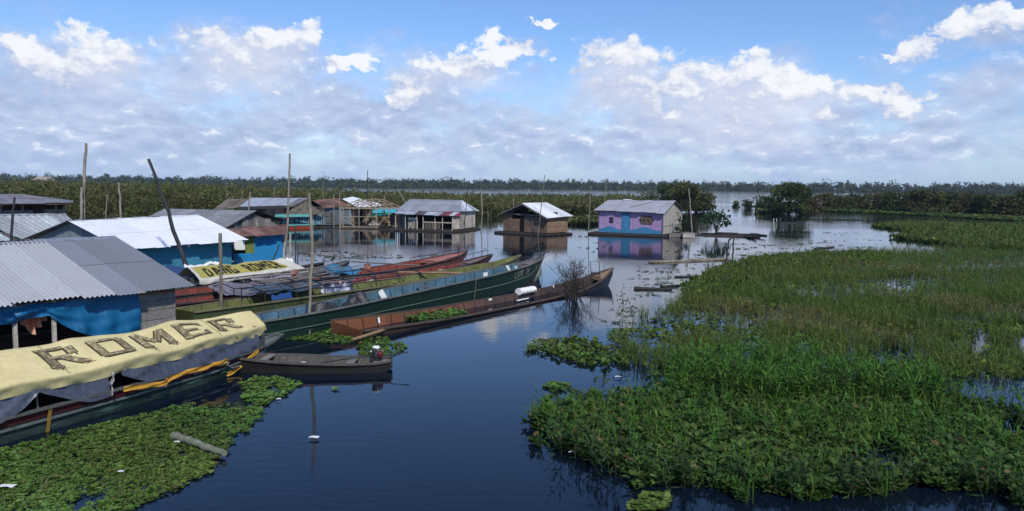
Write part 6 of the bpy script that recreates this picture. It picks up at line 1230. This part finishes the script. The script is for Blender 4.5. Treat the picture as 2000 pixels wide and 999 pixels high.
# ------------------------------------------------------------------ dry twiggy bush by the sunken boat, lone stem
db = empty('dry_bush', V(1120, 592), 'bare twiggy bush standing in water by the bow of the sunken boat', 'bush')
b_ = V(1120, 592, -.2); TW = mat('dark_twig', (.06, .052, .045), .9); k = 0
mb = MB(); L1_ = []
for i in range(60):
    a = rnd.uniform(-3.14, 3.14); s = rnd.uniform(.2, 1.55)*(1 if i % 3 else .6); e = b_+A3(math.cos(a)*s, math.sin(a)*s*.8, rnd.uniform(.7, 2.3)*(1.1-.4*s/1.55)); md = lerp(b_, e, .45)+A3(rnd.uniform(-.15, .15), 0, .2)
    o = A3(math.cos(a)*.18, math.sin(a)*.18, 0); mb.tube([b_+o, md, e], [.012, .009, .004], 4, tint((1, 1, 1), .3)); L1_.append((md, e))
    for j in range(5):
        p = lerp(md, e, rnd.uniform(.1, .8)); mb.tube([p, p+A3(rnd.uniform(-.3, .3), rnd.uniform(-.25, .25), rnd.uniform(.08, .36))], [.007, .003], 4)
mb.build('branches', TW, db)
P = np.concatenate([lerp(m_, e, rng.uniform(0, 1))[None]+rng.normal(size=(9, 3))*.09 for m_, e in L1_]); n = len(P); A = rdir(n, .4); npmesh('leaves', [(leafpts(P, A, ortho(A), rng.uniform(.05, .12, n), np.full(n, .045), DIA), tones(n, (.045, .05, .025), .4))], LEAF, db)
for px, py, h, lab in ((1213, 668, 1.55, 'lone thin stem with a few leaves at the reed edge'), (1175, 785, .55, 'single spiky young plant at the back edge of the round leaved bed'), (1233, 655, .9, 'short leafy stem beside the lone thin stem')):
    q = V(px, py, -.1); st = empty('water_plant', q, lab, 'plant'); mb = MB(); top = q+A3(.03, 0, h+.1); mb.tube([q, lerp(q, top, .6)+A3(.03, 0, 0), top], [.014, .01, .005], 5)
    for j in range(3): mb.tube([lerp(q, top, .62), lerp(q, top, .85)+A3((j-1)*.18, .05, .02)], [.006, .004], 4)
    mb.build('stem', TW, st); n = 34; p = lerp(q, top, .84)+rng.normal(size=(n, 3))*A3(.13, .1, h*.13); A = rdir(n, .2); npmesh('leaves', [(leafpts(p, A, ortho(A), rng.uniform(.06, .12, n), np.full(n, .045), ROUND), tones(n, (.05, .075, .03), .3))], LEAF, st)
# ------------------------------------------------------------------ litter afloat
def litter(px, py, s, label, seed):
    rr = random.Random(seed); q = V(px, py, .02); mb = MB(); P = [[q+A3(s*(i-1.5)*.5+rr.uniform(-.1, .1)*s, s*(j-1)*.45+rr.uniform(-.1, .1)*s, .03+.35*s*math.exp(-((i-1.5)**2+(j-1)**2))*rr.uniform(.4, 1.2)) for j in range(3)] for i in range(4)]; mb.grid(P); mb.build('plastic_litter', WHITE, label=label, cat='litter')
for a in ((614, 857, .13, 'crumpled white plastic on the open water below the canoe', 1), (735, 689, .24, 'white tub end floating in the lettuce behind the motor', 2), (1592, 791, .16, 'white plastic bag on the green plant bed', 3), (1945, 905, .16, 'pale bottle lying on the weeds by the far corner of the pond', 4), (13, 953, .16, 'white scrap on the outer edge of the lettuce mat', 5), (346, 866, .08, 'small white cup beside the grey pole on the lettuce', 6), (1207, 738, .1, 'white bottle cap off the reed edge', 7), (1118, 886, .1, 'pale scrap under the lance leaved stems', 8), (544, 782, .08, 'white scrap behind the lettuce island', 9), (1460, 552+40, .3, 'pale white scrap lying within the reeds', 10), (236, 924, .07, 'tiny pale scrap amid the lettuce mat', 11)): litter(*a)
# far hut under the skyline
fh = empty('distant_hut', at(xy(VD(86, 358, 700)), .5), 'far thatched hut below the skyline beyond the tallest pole', 'hut')
c = xy(VD(86, 350, 760)); zt = zat(c, 345.5); zb = zat(c, 352.5); mb = MB(); mb.face([at(c+np.array([-9, -4]), zb), at(c+np.array([9, -4]), zb), at(c+np.array([6.5, 0]), zt), at(c+np.array([-6.5, 0]), zt)]); mb.face([at(c+np.array([9, 4]), zb), at(c+np.array([-9, 4]), zb), at(c+np.array([-6.5, 0]), zt), at(c+np.array([6.5, 0]), zt)]); mb.face([at(c+np.array([9, -4]), zb), at(c+np.array([9, 4]), zb), at(c+np.array([6.5, 0]), zt)]); mb.build('roof', mat('far_thatch', (.30, .25, .22), .9), fh)
mb = MB(); mb.box((c[0], c[1], -.5), 15, 6, zb+.6); mb.build('wall', PALEW, fh)

for px, py, Yd, r_, lab, sd_ in ((563, 508, 43.6, (.4, .35, .5), 'white sack by the black canoes at the corner of the bright blue house', 41), (572, 516, 42.2, (.3, .25, .35), 'smaller white sack at the foot of the dark thin posts', 43)):
    q = VD(px, py, Yd); lump('sack', A3(q[0], q[1], .22), r_, WHITE, lab, 'sack', sd_)
for m_ in list(bpy.data.meshes):
    if not m_.users: bpy.data.meshes.remove(m_)
